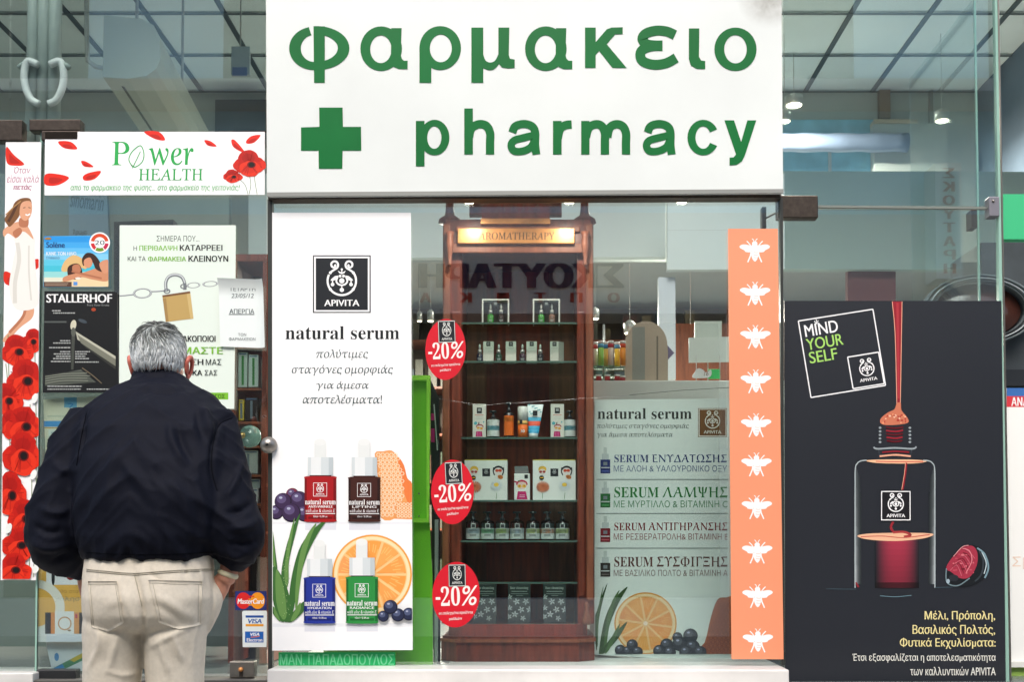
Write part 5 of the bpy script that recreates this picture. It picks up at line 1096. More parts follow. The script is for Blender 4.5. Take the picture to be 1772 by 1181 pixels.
b = B(); b.pbox(1522, 155, 1541, 204, 3.9, 3.949, C(140, 116, 92)); b.pbox(1610, 155, 1615, 212, 3.9, 3.949, C(80, 76, 70)); tag(b.make('wall_panel'), 'brown panel on the back wall in the upper right window', 'panel')

# ceiling lamps, then added display spots
WARM = mat('lamp_glow', (255, 236, 200), .5, emit=7)
def spot(px, py, Y_, rpx, label, en=55, rod=True):
    p = P(px, py, Y_); r = rpx * (Y_ - CAM.y) / FPX
    o = thing('ceiling_spotlight', label, 'lamp', p, 'small lit ceiling spotlights')
    b = B(); b.lathe(p, [(r, -.002), (r, 0)], WARM, 18); b.make('lens', o)
    b = B(); b.lathe(p, [(r * 1.05, .0), (r * 1.2, .001), (r * 1.2, .06), (r * .4, .08)], SILV, 18); b.make('housing', o)
    if rod: b = B(); b.tube([p + Vector((0, 0, .081)), (p.x, p.y, ZC)], .002, SILV, 6); b.make('rod', o)
    l = bpy.data.lights.new('lamp_light', 'AREA'); l.shape = 'DISK'; l.size = r * 2; l.energy = en; l.color = (1, .90, .76)
    lo = bpy.data.objects.new('lamp_light', l); COL.objects.link(lo); lo.parent = o; lo.location = (0, 0, -.006)
for args in ((1374, 182, 3.3, 13, 'warm round spotlight in the upper right window near the sign'), (1358, 210, 3.0, 9, 'small spotlight touching the sign edge above the turquoise banner', 20), (1630, 209, 3.0, 11, 'bright spotlight right of the white wall cabinet', 20), (745, 556, 3.2, 5, 'tiny amber spotlight left of the cabinet'), (1030, 552, 3.4, 6, 'tiny amber spotlight right of the cabinet above the tube rack'), (1195, 584, 2.2, 11, 'warm spotlight beside the sign holder'), (1090, 577, 2.6, 9, 'warm spotlight above the arched card'), (726, 556, 4.2, 4, 'tiny dim spotlight just right of the white poster')): spot(*args)
for px_, lab in ((812, 'added warm fill spotlight under the window head, left of the cabinet crown'), (985, 'added warm fill spotlight under the window head, right of the cabinet crown'), (1180, 'added warm fill spotlight under the window head above the serum poster')): spot(px_, 350, .16, 9, lab, 1.5, False)  # three spots added to brighten the cabinet and window display

# back shelving in the depth of the shop
b = B(); b.slab([(-140, 300), (396, 300), (396, 1120), (-140, 1120)], 1.15, 1.2, mat('partition', (128, 136, 126), .7, noise_amt=.08, scale=3)); tag(b.make('partition'), 'grey green partition standing behind the glass door', 'partition')
bs = thing('wall_shelving', 'dim brown wall shelving at the far back of the shop', 'shelving', (0, 5.2, .5))
b = B(); x0, x1 = -3.6, 3.1
for i in range(8): xx = x0 + (x1 - x0) * i / 7; b.box(xx - .02, xx + .02, 5.2, 5.55, .5, 3.0, WOODL)
b.make('frame', bs)
for j in range(6): b = B(); b.box(x0, x1, 5.18, 5.56, .8 + j * .4, .82 + j * .4, WOODL); b.make('shelf', bs)
rg = random.Random(3)
b = B()
for j in range(6):
    x = x0 + .05
    while x < x1 - .15:
        w_ = rg.uniform(.05, .12); h_ = rg.uniform(.1, .28); b.box(x, x + w_, 5.25, 5.35, .821 + j * .4, .821 + j * .4 + h_, C(*rg.choice([(120, 116, 104), (96, 60, 50), (80, 92, 100), (120, 104, 76), (88, 96, 80), (140, 132, 120)]))); x += w_ + rg.uniform(.01, .12)
tag(b.make('boxed_goods'), 'blurred rows of boxed goods on the far shelving', 'goods', kind='stuff')

# door-side shelf with goods
ds = thing('wooden_shelf', 'narrow wooden shelf unit with medicines seen past the door handle', 'shelf', P(432, 945, .7))
b = B(); Yq = .7; b.pbox(398, 453, 407, 1149, Yq, Yq + .3, WOOD); b.pbox(452, 453, 466, 1149, Yq, Yq + .3, WOOD); b.pbox(398, 440, 466, 452, Yq, Yq + .3, WOOD); b.pbox(404, 453, 456, 1149, Yq + .301, Yq + .32, C(60, 56, 52)); b.make('frame', ds)
for y in (535, 600, 672, 730, 772, 822, 872): b = B(); b.pbox(407, y, 452, y + 4, Yq + .01, Yq + .3, WOODL); b.make('shelf', ds)
items = [(412, 428, 610, 671, (190, 205, 196), 'white medicine box with green stripe on the upper right of the door shelf'), (430, 447, 614, 671, (200, 214, 206), 'white medicine box with green bar on the door shelf'), (413, 422, 692, 729, (220, 190, 60), 'yellow medicine box on the door shelf'), (424, 446, 688, 729, (60, 44, 40), 'dark bottle box beside the yellow box on the door shelf'), (413, 446, 780, 821, (186, 192, 190), 'grey white printed box behind the door handle shelf'), (418, 450, 830, 846, (170, 178, 182), 'flat pale box on the lower door shelf'), (415, 447, 846, 871, (206, 206, 210), 'white box with red mark on the lower door shelf'), (412, 440, 560, 599, (176, 190, 206), 'pale blue box near the top of the door shelf')]
for x0, x1, y0, y1, cc, lab in items:
    b = B(); b.pbox(x0, y0, x1, y1 - .5, Yq + .03, Yq + .12, C(*cc), .001); o = tag(b.make('medicine_box'), lab, 'box', 'medicine boxes on the door shelf')
    a = B(Yq + .03); xm = (x0 + x1) / 2; a.rect(xm - 2, y0 + 6, xm + 2, y1 - 4, C(70, 140, 70) if 'green' in lab else C(170, 60, 50) if 'red' in lab else C(120, 130, 140)); a.rect(x0 + 2, y0 + 2, x1 - 2, y0 + 4, C(90, 110, 150)); a.make('print', o)

# things behind the door
b = B(); b.slab([(119, 330), (185, 332), (188, 410), (119, 420)], 1.13, 1.149, mat('blue_paper', (128, 152, 164), .6)); o = tag(b.make('poster'), 'pale blue paper with grey lettering hanging behind the door top', 'poster')
a = B(1.13); a.text('sinomarin', 122, 335, 180, 362, C(74, 92, 104), bold=.5, rot=8); a.text('Άρωμα', 126, 397, 150, 409, C(60, 74, 84), bold=.4); a.make('lettering', o)
b = B(); b.slab([(197, 384), (300, 380), (302, 1145), (197, 1145)], .5, .56, C(28, 30, 32)); tag(b.make('dark_case'), 'dark display case edge behind the padlock poster', 'case')
ac = thing('air_conditioner', 'white wall mounted air conditioner seen from below through the transom', 'air conditioner', P(255, 150, 1.6))
b = B()
prof = [(0, 0), (.12, -.005), (.21, .015), (.255, .05), (.275, .10), (.27, .2), (.24, .27), (.18, .30), (0, .31)]
A_, B_ = P(178, 133, 1.05), P(300, 212, 2.6)
dirv = (B_ - A_); dirv.z = 0; L_ = dirv.length; dirv.normalize(); side = Vector((dirv.y, -dirv.x, 0)).normalized()
side = -side if side.x < 0 else side; side = Vector((0, 0, 0)) + side
vs = []
for t in (0, 1):
    base = A_ + dirv * (L_ * t)
    for x, z in prof: vs.append(base + side * (x) + Vector((0, 0, z)))
n = len(prof); b.add(vs, [tuple(range(n)), tuple(range(2 * n - 1, n - 1, -1))] + [(i, (i + 1) % n, n + (i + 1) % n, n + i) for i in range(n)], mat('ac_plastic', (190, 196, 180), .35)); b.make('case', ac)
b = B()
for t in (.15, .85): q0 = A_ + dirv * (L_ * t) + side * .1 + Vector((0, 0, .25)); b.tube([q0, (q0.x, q0.y, ZC)], .008, SILV, 6)
b.make('hanger', ac)
b = B(); base = A_ + dirv * .1; e = A_ + dirv * (L_ - .1)
for k in (.07, .12): b.tube([base + side * k + Vector((0, 0, -.006 + k * .1)), e + side * k + Vector((0, 0, -.006 + k * .1))], .009, C(90, 94, 84), 6)
b.make('vent_slot', ac)
b = B(); b.tube([P(150, 0, 1.1), P(150, 60, 1.1), P(152, 105, 1.1), P(165, 115, 1.1), P(180, 118, 1.1)], .012, C(214, 216, 206), 8); b.make('pipe', ac)
CLM = mat('column_paint', (176, 186, 178), .4)
wc = thing('lamp_post_stand_in', 'white column with lamp arms standing in for a mirrored lamp post', 'column', P(75, 215, .5))  # solid column stands in for a street lamp post mirrored in the pane
b = B(); cx = P(76, 100, .5); zt0 = P(0, 250, .5).z
for dx in (-.048, .0, .048): b.lathe((cx.x + dx, .5, zt0), [(.028, 0), (.028, 1.2)], CLM, 14)
b.make('shaft', wc)
for s_ in (1, -1):
    b = B(); f_ = lambda px, py: P(76 + s_ * (px - 76), py, .45)
    b.tube(smooth([tuple(f_(86, 112)), tuple(f_(104, 106)), tuple(f_(110, 125)), tuple(f_(108, 150)), tuple(f_(98, 172)), tuple(f_(84, 180))], 5), .016, PLASTICW, 10); b.tube([f_(104, 112), f_(114, 112), f_(120, 118)], .012, CLM, 8); b.make('lamp_arm', wc)
b = B(); b.pbox(372, 172, 462, 240, 3.75, 3.949, C(34, 38, 44)); o = tag(b.make('dark_box'), 'black box on the gallery left of the pharmacy sign', 'box')
b = B(); b.pbox(400, 80, 432, 130, 1.5, 1.52, C(200, 212, 214)); b.pbox(402, 116, 427, 130, 1.49, 1.499, C(130, 150, 190)); q0 = P(416, 80, 1.51); b.tube([q0, (q0.x, q0.y, ZC)], .004, SILV, 6); tag(b.make('wall_card'), 'pale card with blue band hanging above the black box', 'card')

# right neighbour
b = B(); b.slab(rectq(1736, 336, 1860, 414), .25, .3, mat('green_board', (60, 190, 130), .4)); tag(b.make('green_board'), 'plain green board at the right edge of the photo', 'sign')
mch = thing('round_machine', 'dark machine with a large round ringed opening at the right edge', 'machine', P(1760, 690, .7))
b = B(); b.pbox(1700, 420, 1960, 700, .8, 1.2, mat('machine_grey', (78, 84, 88), .4, .4, noise_amt=.3, scale=6)); b.make('body', mch)
c = P(1692, 538, .78)
def oval_z(bb, k=.62): bb.v = [(x, y, c.z + (z - c.z) * k) for x, y, z in bb.v]
for r0, r1, m in ((.262, .250, C(104, 114, 118)), (.238, .230, mat('ring_metal', (160, 168, 172), .3, .3)), (.214, .210, C(88, 96, 100))):
    b = B(); b.lathe((c.x, .76, c.z), [(r0, .02), (r0, -.02), (r1, -.02), (r1, .02)], m, 48, 'y'); b.f.pop(); b.f.pop(); b.m.pop(); b.m.pop(); b.s.pop(); b.s.pop(); oval_z(b); b.make('ring', mch)
b = B(); b.lathe((c.x, .79, c.z), [(.206, 0), (.2, -.006)], mat('port_glass', (74, 44, 38), .15), 40, 'y'); oval_z(b); b.make('porthole', mch)
b = B(); b.pbox(1700, 640, 1960, 668, .74, .79, C(40, 44, 50)); b.make('bumper', mch)
b = B(); b.slab(rectq(1742, 672, 1900, 1146), .22, .24, C(246, 247, 244)); o = tag(b.make('white_board'), 'white board with a blue and red header at the right edge', 'board')
a = B(.22); a.rect(1742, 672, 1900, 702, C(60, 110, 180)); a.rect(1742, 686, 1900, 705, C(216, 60, 70)); a.text('ΑΝΑΨΥΚΤΙΚΑ', 1750, 688, 1842, 703, WHITE, bold=.7); a.text('Σβ', 1752, 964, 1782, 986, C(240, 214, 196)); a.make('lettering', o)
b = B(); b.pbox(1742, 1147, 1900, 1156, .2, .5, C(226, 228, 222)); b.pbox(1742, 1156, 1900, 1215, .22, .5, C(150, 186, 90)); tag(b.make('low_cabinet'), 'low white topped green cabinet at the lower right corner', 'cabinet')
#MAN#
# ================================================================== THE MAN
YM = -1.05
def M(px, py, dy=0.0): return P(px, py, YM + dy)
man = thing('person', 'grey haired man in navy jacket and beige trousers seen from behind, hand in pocket', 'person', (M(250, 1000).x, YM, 0))
SKIN = mat('skin', (206, 146, 122), .5, spec=.35, noise_amt=.12, scale=30)
EARM = mat('ear_skin', (196, 104, 88), .45, spec=.4)
def remesh(bld, voxel, it, name, m, parent, disp=None, extra=None):
    me = bpy.data.meshes.new('tmp'); me.from_pydata(bld.v, [], bld.f); me.update()
    bm = bmesh.new(); bm.from_mesh(me); bmesh.ops.recalc_face_normals(bm, faces=bm.faces); bm.to_mesh(me); bm.free()
    ob = bpy.data.objects.new('tmp', me); COL.objects.link(ob)
    r = ob.modifiers.new('r', 'REMESH'); r.mode = 'VOXEL'; r.voxel_size = voxel
    sm = ob.modifiers.new('s', 'SMOOTH'); sm.factor = .5; sm.iterations = it
    dg = bpy.context.evaluated_depsgraph_get(); out = bpy.data.meshes.new_from_object(ob.evaluated_get(dg))
    bpy.data.objects.remove(ob)
    n = len(out.vertices); co = np.empty(n * 3); out.vertices.foreach_get('co', co); co = co.reshape(-1, 3)
    no = np.empty(n * 3); out.vertices.foreach_get('normal', no); no = no.reshape(-1, 3)
    if disp is not None: co = co + no * disp(co, no)[:, None]
    o0 = ORG[parent.name]
    out.vertices.foreach_set('co', (co - np.array(o0)).ravel()); out.update()
    out.polygons.foreach_set('use_smooth', [True] * len(out.polygons))
    out.materials.clear(); out.materials.append(m)
    out.name = name
    o = bpy.data.objects.new(name, out); COL.objects.link(o); o.parent = parent; ORG[o.name] = o0
    fs = [tuple(p.vertices) for p in out.polygons]
    return o, BVHTree.FromPolygons([tuple(c) for c in co], fs)
def loft(b, rings, m, n=28, pw=2.4):         # rings: (px_left, px_right, py, half depth, dy)
    vs = []
    for x0, x1, py, hd, dy in rings:
        a, c = M(x0, py, dy), M(x1, py, dy); cx = (a + c) / 2; hw = (c.x - a.x) / 2
        for i in range(n):
            t = 2 * math.pi * i / n; cc, ss = math.cos(t), math.sin(t)
            k = (abs(cc) ** pw + abs(ss) ** pw) ** (-1 / pw)
            vs.append((cx.x + hw * cc * k, cx.y + hd * ss * k, cx.z))
    L = len(rings); fs = [(j * n + i, j * n + (i + 1) % n, (j + 1) * n + (i + 1) % n, (j + 1) * n + i) for j in range(L - 1) for i in range(n)]
    fs += [tuple(range(n)), tuple((L - 1) * n + i for i in reversed(range(n)))]
    b.add(vs, fs, m, True)
def projv(co):
    x, y, z = co[:, 0] - CAM.x, co[:, 1] - CAM.y, co[:, 2] - CAM.z
    f = y * _ct + z * _st; u = -y * _st + z * _ct
    return CX + FPX * x / f, CY - FPX * u / f
def folds(co, no, L, wfun=None):
    px, py = projv(co); d = np.zeros(len(co)); back = np.clip(-no[:, 1] * 1.5 + .25, 0, 1)
    for pts, wd, h in L:
        pts = smooth(pts, 5) if len(pts) > 2 else pts
        best = np.full(len(co), 1e9); tt = np.zeros(len(co))
        for i in range(len(pts) - 1):
            ax, ay = pts[i]; bx, by = pts[i + 1]; dx, dy = bx - ax, by - ay; q = dx * dx + dy * dy
            t = np.clip(((px - ax) * dx + (py - ay) * dy) / q, 0, 1)
            e = (px - ax - t * dx) ** 2 + (py - ay - t * dy) ** 2
            k = e < best; best[k] = e[k]; tt[k] = ((i + t[k]) / (len(pts) - 1))
        fade = np.sin(np.clip(tt, .04, .96) * math.pi) ** .6
        d += h * np.exp(-best / (wd * wd)) * back * fade
    return d
def nz(co, f, amp, seed=0, st=(1, 1, 1)):
    return np.array([noise.noise(Vector((c[0] * f * st[0] + seed, c[1] * f * st[1], c[2] * f * st[2]))) for c in co]) * amp

def ridge(co):                          # sharp diagonal drapery folds
    out = np.empty(len(co))
    for i, c in enumerate(co):
        u = c[2] * .8 + (c[0] - man.location.x) * (.9 if c[0] > man.location.x else -.9); v = c[2] - (c[0] - man.location.x) * .5
        n1 = noise.noise(Vector((u * 9, v * 3.2, c[1] * 4 + 2))); n2 = noise.noise(Vector((u * 17 + 5, v * 6, c[1] * 6)))
        out[i] = .009 * (1 - abs(n1)) ** 6 + .005 * (1 - abs(n2)) ** 7 - .005
    return out
# ---- jacket
JK = mat('jacket_cloth', (10, 14, 29), .75, spec=.16, k=.8, noise_amt=.25, scale=260, bump=.05)
b = B()
loft(b, [(232, 322, 652, .065, .22), (224, 330, 664, .085, .20), (196, 352, 675, .10, .17), (166, 378, 692, .115, .14), (142, 396, 712, .125, .11), (132, 402, 745, .14, .07), (130, 402, 800, .15, .03), (132, 398, 870, .15, 0), (136, 392, 930, .15, 0), (146, 372, 958, .135, 0), (150, 366, 969, .13, 0)], JK)
def arm(pts, m):
    b.tube(smooth([tuple(M(x, y, dy)) + (r,) for x, y, dy, r in pts], 5) and [p[:3] for p in smooth([tuple(M(x, y, dy)) + (r,) for x, y, dy, r in pts], 5)], [p[3] for p in smooth([tuple(M(x, y, dy)) + (r,) for x, y, dy, r in pts], 5)], m, 18)
arm([(158, 722, .10, .070), (138, 765, .07, .079), (116, 830, .03, .079), (98, 890, .01, .082), (94, 935, .01, .083), (106, 958, .05, .070), (128, 974, .10, .050), (146, 984, .13, .036)], JK)
arm([(372, 725, .10, .062), (382, 770, .07, .070), (391, 830, .03, .076), (402, 890, .0, .084), (408, 930, .0, .084), (405, 958, .02, .070), (400, 974, .02, .050), (396, 984, .02, .036)], JK)
JF = [([(149, 714), (141, 755), (132, 805)], 4, -.007), ([(402, 722), (378, 735), (367, 775), (366, 815), (376, 850)], 4, -.008),
      ([(293, 735), (300, 766), (317, 799)], 7, .008), ([(308, 735), (316, 770), (334, 800)], 6, -.006), ([(354, 703), (360, 735), (372, 766)], 6, .009), ([(340, 705), (345, 740), (356, 775)], 6, -.005),
      ([(213, 795), (235, 830), (262, 862)], 9, .007), ([(205, 770), (190, 830), (178, 890)], 10, .006), ([(160, 830), (150, 880), (150, 930)], 8, -.006), ([(290, 830), (320, 870), (330, 930)], 10, .007), ([(330, 820), (350, 870), (355, 930)], 8, .007),
      ([(420, 800), (405, 840), (390, 860)], 6, .008), ([(440, 870), (415, 885), (392, 888)], 6, -.008), ([(446, 900), (420, 915), (395, 915)], 7, .009), ([(448, 935), (420, 945), (395, 940)], 6, -.008), ([(425, 960), (405, 965), (388, 955)], 5, .007),
      ([(70, 880), (95, 890), (115, 885)], 6, .008), ([(58, 910), (85, 922), (112, 918)], 6, -.008), ([(56, 940), (85, 950), (115, 945)], 7, .008), ([(90, 975), (108, 965), (125, 960)], 5, -.006), ([(92, 800), (110, 815), (128, 812)], 7, .006),
      ([(225, 672), (275, 680), (330, 673)], 4, -.004), ([(245, 700), (270, 712), (300, 705)], 12, .005)]
for i, x in enumerate(range(156, 366, 11)): JF.append(([(x + random.uniform(-3, 3), 928 + random.uniform(-8, 12)), (x + random.uniform(-4, 4), 950), (x, 967)], 3.5, .0022 if i % 2 else -.002))
jd = lambda co, no: 1.6 * folds(co, no, JF) + ridge(co) + nz(co, 9, .005, 3, (1, 1, .45)) + nz(co, 22, .003, 9, (1, 1, .6))
jk, jtree = remesh(b, .0075, 4, 'jacket', JK, man, jd)
# seams
JS = mat('jacket_seam', (6, 8, 14), .9, spec=.05)
# collar
b = B(); n = 40; vs = []
for k, (rx, ry, zo, lean) in enumerate(((.100, .088, -.022, 0), (.097, .084, .0, .0), (.090, .078, .030, .02), (.088, .076, .034, .02), (.083, .070, .030, .02), (.086, .073, -.01, 0))):
    for i in range(n):
        t = 2 * math.pi * i / n; c0 = M(277, 657, .225)
        vs.append((c0.x + rx * math.cos(t), c0.y + ry * math.sin(t) + lean, c0.z + zo - (.02 + .018 * math.sin(t)) + .012 * abs(math.cos(t)) * 0 - (.012 * math.cos(t) if zo > .02 else 0)))
b.add(vs, [(j * n + i, j * n + (i + 1) % n, (j + 1) * n + (i + 1) % n, (j + 1) * n + i) for j in range(5) for i in range(n)], JK, True); b.make('collar', jk)
def strip(tree, pts, wd, off, m, bld, dense=4):      # a seam laid on a garment, found by looking at it from the street
    pts = smooth(pts, dense) if len(pts) > 2 else [(pts[0][0] + (pts[1][0] - pts[0][0]) * i / 12, pts[0][1] + (pts[1][1] - pts[0][1]) * i / 12) for i in range(13)]
    path = []
    for x, y in pts:
        d = (P(x, y, YM) - CAM).normalized(); h = tree.ray_cast(CAM, d)
        if h[0] is not None: path.append(h[0] + h[1] * off)
    if len(path) > 2: bld.tube(path, wd, m, 5)
# ---- trousers
TR = mat('trouser_cloth', (222, 213, 196), .8, spec=.2, k=.88, noise_amt=.05, scale=90, bump=.06)
SEAM = mat('trouser_seam', (192, 184, 166), .85, spec=.1, k=.75)
b = B()
loft(b, [(152, 364, 952, .118, 0), (150, 367, 970, .122, 0), (148, 368, 1000, .135, -.004), (146, 370, 1035, .142, -.008), (147, 364, 1065, .135, -.004), (152, 358, 1085, .11, 0), (170, 340, 1096, .07, 0)], TR, pw=2.3)
def leg(xc, pts):
    q = smooth([tuple(p) for p in pts], 4)
    return [Vector(p[:3]) for p in q], [p[3] for p in q]
cl, cr = M(199, 1060), M(305, 1060)
zl = lambda py: M(0, py).z
LL = [(cl.x + .002, YM - .01, zl(1040), .080), (cl.x, YM - .01, zl(1085), .091), (cl.x - .004, YM, zl(1130), .088), (cl.x - .008, YM + .005, zl(1180), .084), (cl.x - .015, YM + .01, .46, .074), (cl.x - .02, YM - .01, .25, .066), (cl.x - .025, YM - .01, .045, .066)]
LR = [(cr.x + .002, YM - .01, zl(1040), .090), (cr.x, YM - .01, zl(1085), .094), (cr.x - .002, YM, zl(1130), .090), (cr.x - .002, YM + .005, zl(1180), .085), (cr.x + .01, YM + .01, .46, .074), (cr.x + .02, YM - .01, .25, .066), (cr.x + .025, YM - .01, .045, .066)]
for S_ in (LL, LR):
    p, r = leg(0, S_); b.tube(p, r, TR, 20)
p = smooth([tuple(M(x, y, d)) + (r,) for x, y, d, r in ((356, 1008, .02, .022), (366, 1026, .02, .033), (364, 1050, .02, .033), (350, 1092, .02, .022))], 4); b.tube([q[:3] for q in p], [q[3] for q in p], TR, 12)
TF = [([(231, 988), (240, 1020), (247, 1055), (248, 1085), (247, 1110)], 5, -.016), ([(272, 1034), (298, 1048), (328, 1068)], 5, .008), ([(268, 1046), (292, 1062), (318, 1078)], 4, -.005),
      ([(299, 1100), (306, 1122), (316, 1145)], 4, .007), ([(277, 1112), (284, 1140), (294, 1170)], 5, .007), ([(250, 1105), (275, 1095), (310, 1090)], 5, -.007), ([(258, 1122), (290, 1104), (335, 1082)], 5, .006),
      ([(163, 1075), (172, 1115), (152, 1160)], 5, .007), ([(206, 1096), (196, 1130), (188, 1160)], 6, .007), ([(180, 1054), (195, 1046), (208, 1044)], 5, .005), ([(215, 1022), (222, 1050), (236, 1080)], 6, .007), ([(160, 1084), (190, 1096), (222, 1088)], 4, -.006),
      ([(362, 1010), (372, 1040), (366, 1080), (350, 1140)], 4, .006), ([(350, 1040), (346, 1080), (338, 1130)], 5, -.005), ([(180, 972), (176, 985), (172, 1000)], 4, .004), ([(212, 974), (208, 990), (206, 1002)], 4, -.004), ([(258, 985), (268, 1000), (280, 1006)], 5, -.005), ([(340, 978), (348, 995), (352, 1010)], 4, .005), ([(318, 978), (322, 988), (320, 1000)], 4, -.004),
      ([(185, 1163), (215, 1170), (240, 1164)], 4, .005), ([(330, 1060), (340, 1090), (330, 1150)], 5, .005)]
td = lambda co, no: 0.95 * folds(co, no, TF) + nz(co, 12, .003, 5, (1, 1, .5)) + nz(co, 30, .0015, 2)
trs, ttree = remesh(b, .0065, 4, 'trousers', TR, man, td)
b = B()
for pts in ([(150, 716), (141, 755), (133, 806)], [(402, 724), (379, 737), (368, 775), (367, 815), (376, 850)], [(150, 957), (210, 960), (300, 960), (370, 956)]): strip(jtree, pts, .0012, .0010, JS, b, 12)
b.make('seam', jk)
b = B()
for pts in ([(150, 986), (190, 990), (232, 993), (290, 989), (366, 985)], [(150, 989), (190, 993), (232, 996), (290, 992), (367, 988)], [(232, 994), (238, 1020), (245, 1050)]): strip(ttree, pts, .0012, .0014, SEAM, b, 14)
b.make('yoke_seam', trs)
def pocket(quad, name='pocket'):
    b = B(); nx, ny = 14, 14; vs = []; ok = True
    for j in range(ny + 1):
        for i in range(nx + 1):
            u, v = i / nx, j / ny
            if j == ny: pass
            x = (quad[0][0] * (1 - u) + quad[1][0] * u) * (1 - v) + (quad[3][0] * (1 - u) + quad[2][0] * u) * v
            y = (quad[0][1] * (1 - u) + quad[1][1] * u) * (1 - v) + (quad[3][1] * (1 - u) + quad[2][1] * u) * v + 11 * v * (1 - abs(2 * u - 1))
            d = (P(x, y, YM) - CAM).normalized(); h = ttree.ray_cast(CAM, d)
            vs.append(h[0] + h[1] * .0035 if h[0] is not None else P(x, y, YM - .12))
    fs = [(j * (nx + 1) + i, j * (nx + 1) + i + 1, (j + 1) * (nx + 1) + i + 1, (j + 1) * (nx + 1) + i) for j in range(ny) for i in range(nx)]
    rim = [i for i in range(nx + 1)] + [j * (nx + 1) + nx for j in range(1, ny + 1)] + [ny * (nx + 1) + i for i in range(nx - 1, -1, -1)] + [j * (nx + 1) for j in range(ny - 1, 0, -1)]
    n = len(vs); vs2 = []
    for k in rim:
        d = (Vector(vs[k]) - CAM).normalized(); vs2.append(Vector(vs[k]) + d * .006)
    L = len(rim); fs += [(rim[k], rim[(k + 1) % L], n + (k + 1) % L, n + k) for k in range(L)]
    b.add(vs + vs2, fs, TR, True); o = b.make(name, trs)
    s = B()
    for ins in (.05,):
        for e in ([(ins, ins), (ins, 1 - ins)], [(1 - ins, ins), (1 - ins, 1 - ins)], [(0, .08), (1, .08)]):
            pts = []
            for i in range(13):
                u = e[0][0] + (e[1][0] - e[0][0]) * i / 12; v = e[0][1] + (e[1][1] - e[0][1]) * i / 12
                pts.append(Vector(vs[round(v * ny) * (nx + 1) + round(u * nx)]) - Vector((0, .0006, 0)))
            s.tube(pts, .0008, SEAM, 5)
    s.make('stitching', o)
pocket([(154, 1007), (203, 1007), (215, 1078), (160, 1086)]); pocket([(257, 1005), (349, 1007), (346, 1082), (275, 1077)])
# ---- body (continuous, under the clothes)
b = B(); S = SKIN
HC_ = M(275, 622, .235); H = HC_
b.ball((H.x, H.y + .0, H.z + .012), (.074, .094, .098), S, 24)
b.ball((H.x, H.y + .045, H.z - .075), (.055, .058, .058), S, 18)
b.ball((H.x, H.y + .062, H.z - .04), (.058, .05, .07), S, 18)
b.tube([(H.x, H.y + .085, H.z + .012), (H.x, H.y + .108, H.z - .02), (H.x, H.y + .118, H.z - .038)], [.009, .012, .016], S, 10)
for s_ in (1, -1): b.ball((H.x + s_ * .013, H.y + .106, H.z - .038), .009, S, 10); b.ball((H.x + s_ * .031, H.y + .082, H.z + .022), (.02, .012, .007), S, 10); b.ball((H.x + s_ * .035, H.y + .075, H.z - .03), (.024, .02, .018), S, 12)
b.ball((H.x, H.y + .098, H.z - .074), (.024, .012, .006), S, 12); b.ball((H.x, H.y + .096, H.z - .086), (.022, .012, .006), S, 12); b.ball((H.x, H.y + .085, H.z - .112), (.024, .02, .018), S, 12)
nb = M(277, 690, .15)
b.tube([(H.x, H.y - .005, H.z - .03), (H.x, H.y - .012, H.z - .09), (nb.x, nb.y, nb.z - .05)], [.058, .058, .075], S, 18)
loft(b, [(240, 314, 680, .06, .18), (190, 350, 700, .08, .13), (165, 375, 730, .10, .09), (160, 372, 800, .11, .04), (165, 365, 880, .11, 0), (170, 350, 950, .10, 0), (165, 356, 1000, .11, 0), (165, 352, 1050, .11, 0), (190, 320, 1080, .08, 0)], S)
for pts in (((165, 725, .10, .05), (118, 830, .03, .045), (100, 920, .01, .04), (128, 966, .10, .032), (146, 986, .13, .026)), ((365, 725, .10, .05), (392, 830, .03, .045), (405, 920, .0, .04), (400, 968, .03, .032), (394, 996, .02, .027), (390, 1006, .02, .027))):
    q = smooth([tuple(M(x, y, d)) + (r,) for x, y, d, r in pts], 5); b.tube([p[:3] for p in q], [p[3] for p in q], S, 14)
for S_ in (LL, LR):
    p, r = leg(0, S_); b.tube(p, [max(.035, x - .024) for x in r], S, 14)
def hand(w0, dirv, side, thumb):                       # palm, four bent fingers and a thumb
    d = Vector(dirv).normalized(); sv = Vector(side).normalized(); nn = d.cross(sv)
    w0 = Vector(w0)
    b.tube([w0, w0 + d * .035, w0 + d * .085], [.026, .034, .036], S, 12, .55)
    for i, (o_, L_) in enumerate(((-.030, .070), (-.010, .080), (.010, .076), (.030, .060))):
        r0 = w0 + d * .08 + sv * o_; b.tube([r0, r0 + d * L_ * .5 + sv * o_ * .15, r0 + d * L_ * .8 - nn * .012, r0 + d * L_ - nn * .028], [.0095, .009, .008, .0065], S, 8)
    r0 = w0 + d * .03 - sv * .025 * thumb; b.tube([r0, r0 + d * .03 - sv * .022 * thumb, r0 + d * .06 - sv * .026 * thumb], [.013, .011, .008], S, 8)
hand(M(389, 1000, .02), (-.66, .16, -1), (.25, 1, .2), -1)
hand(M(147, 988, .13), (.15, .35, -1), (-.25, 1, .3), -1)
body, btree = remesh(b, .0045, 3, 'body', SKIN, man, None)
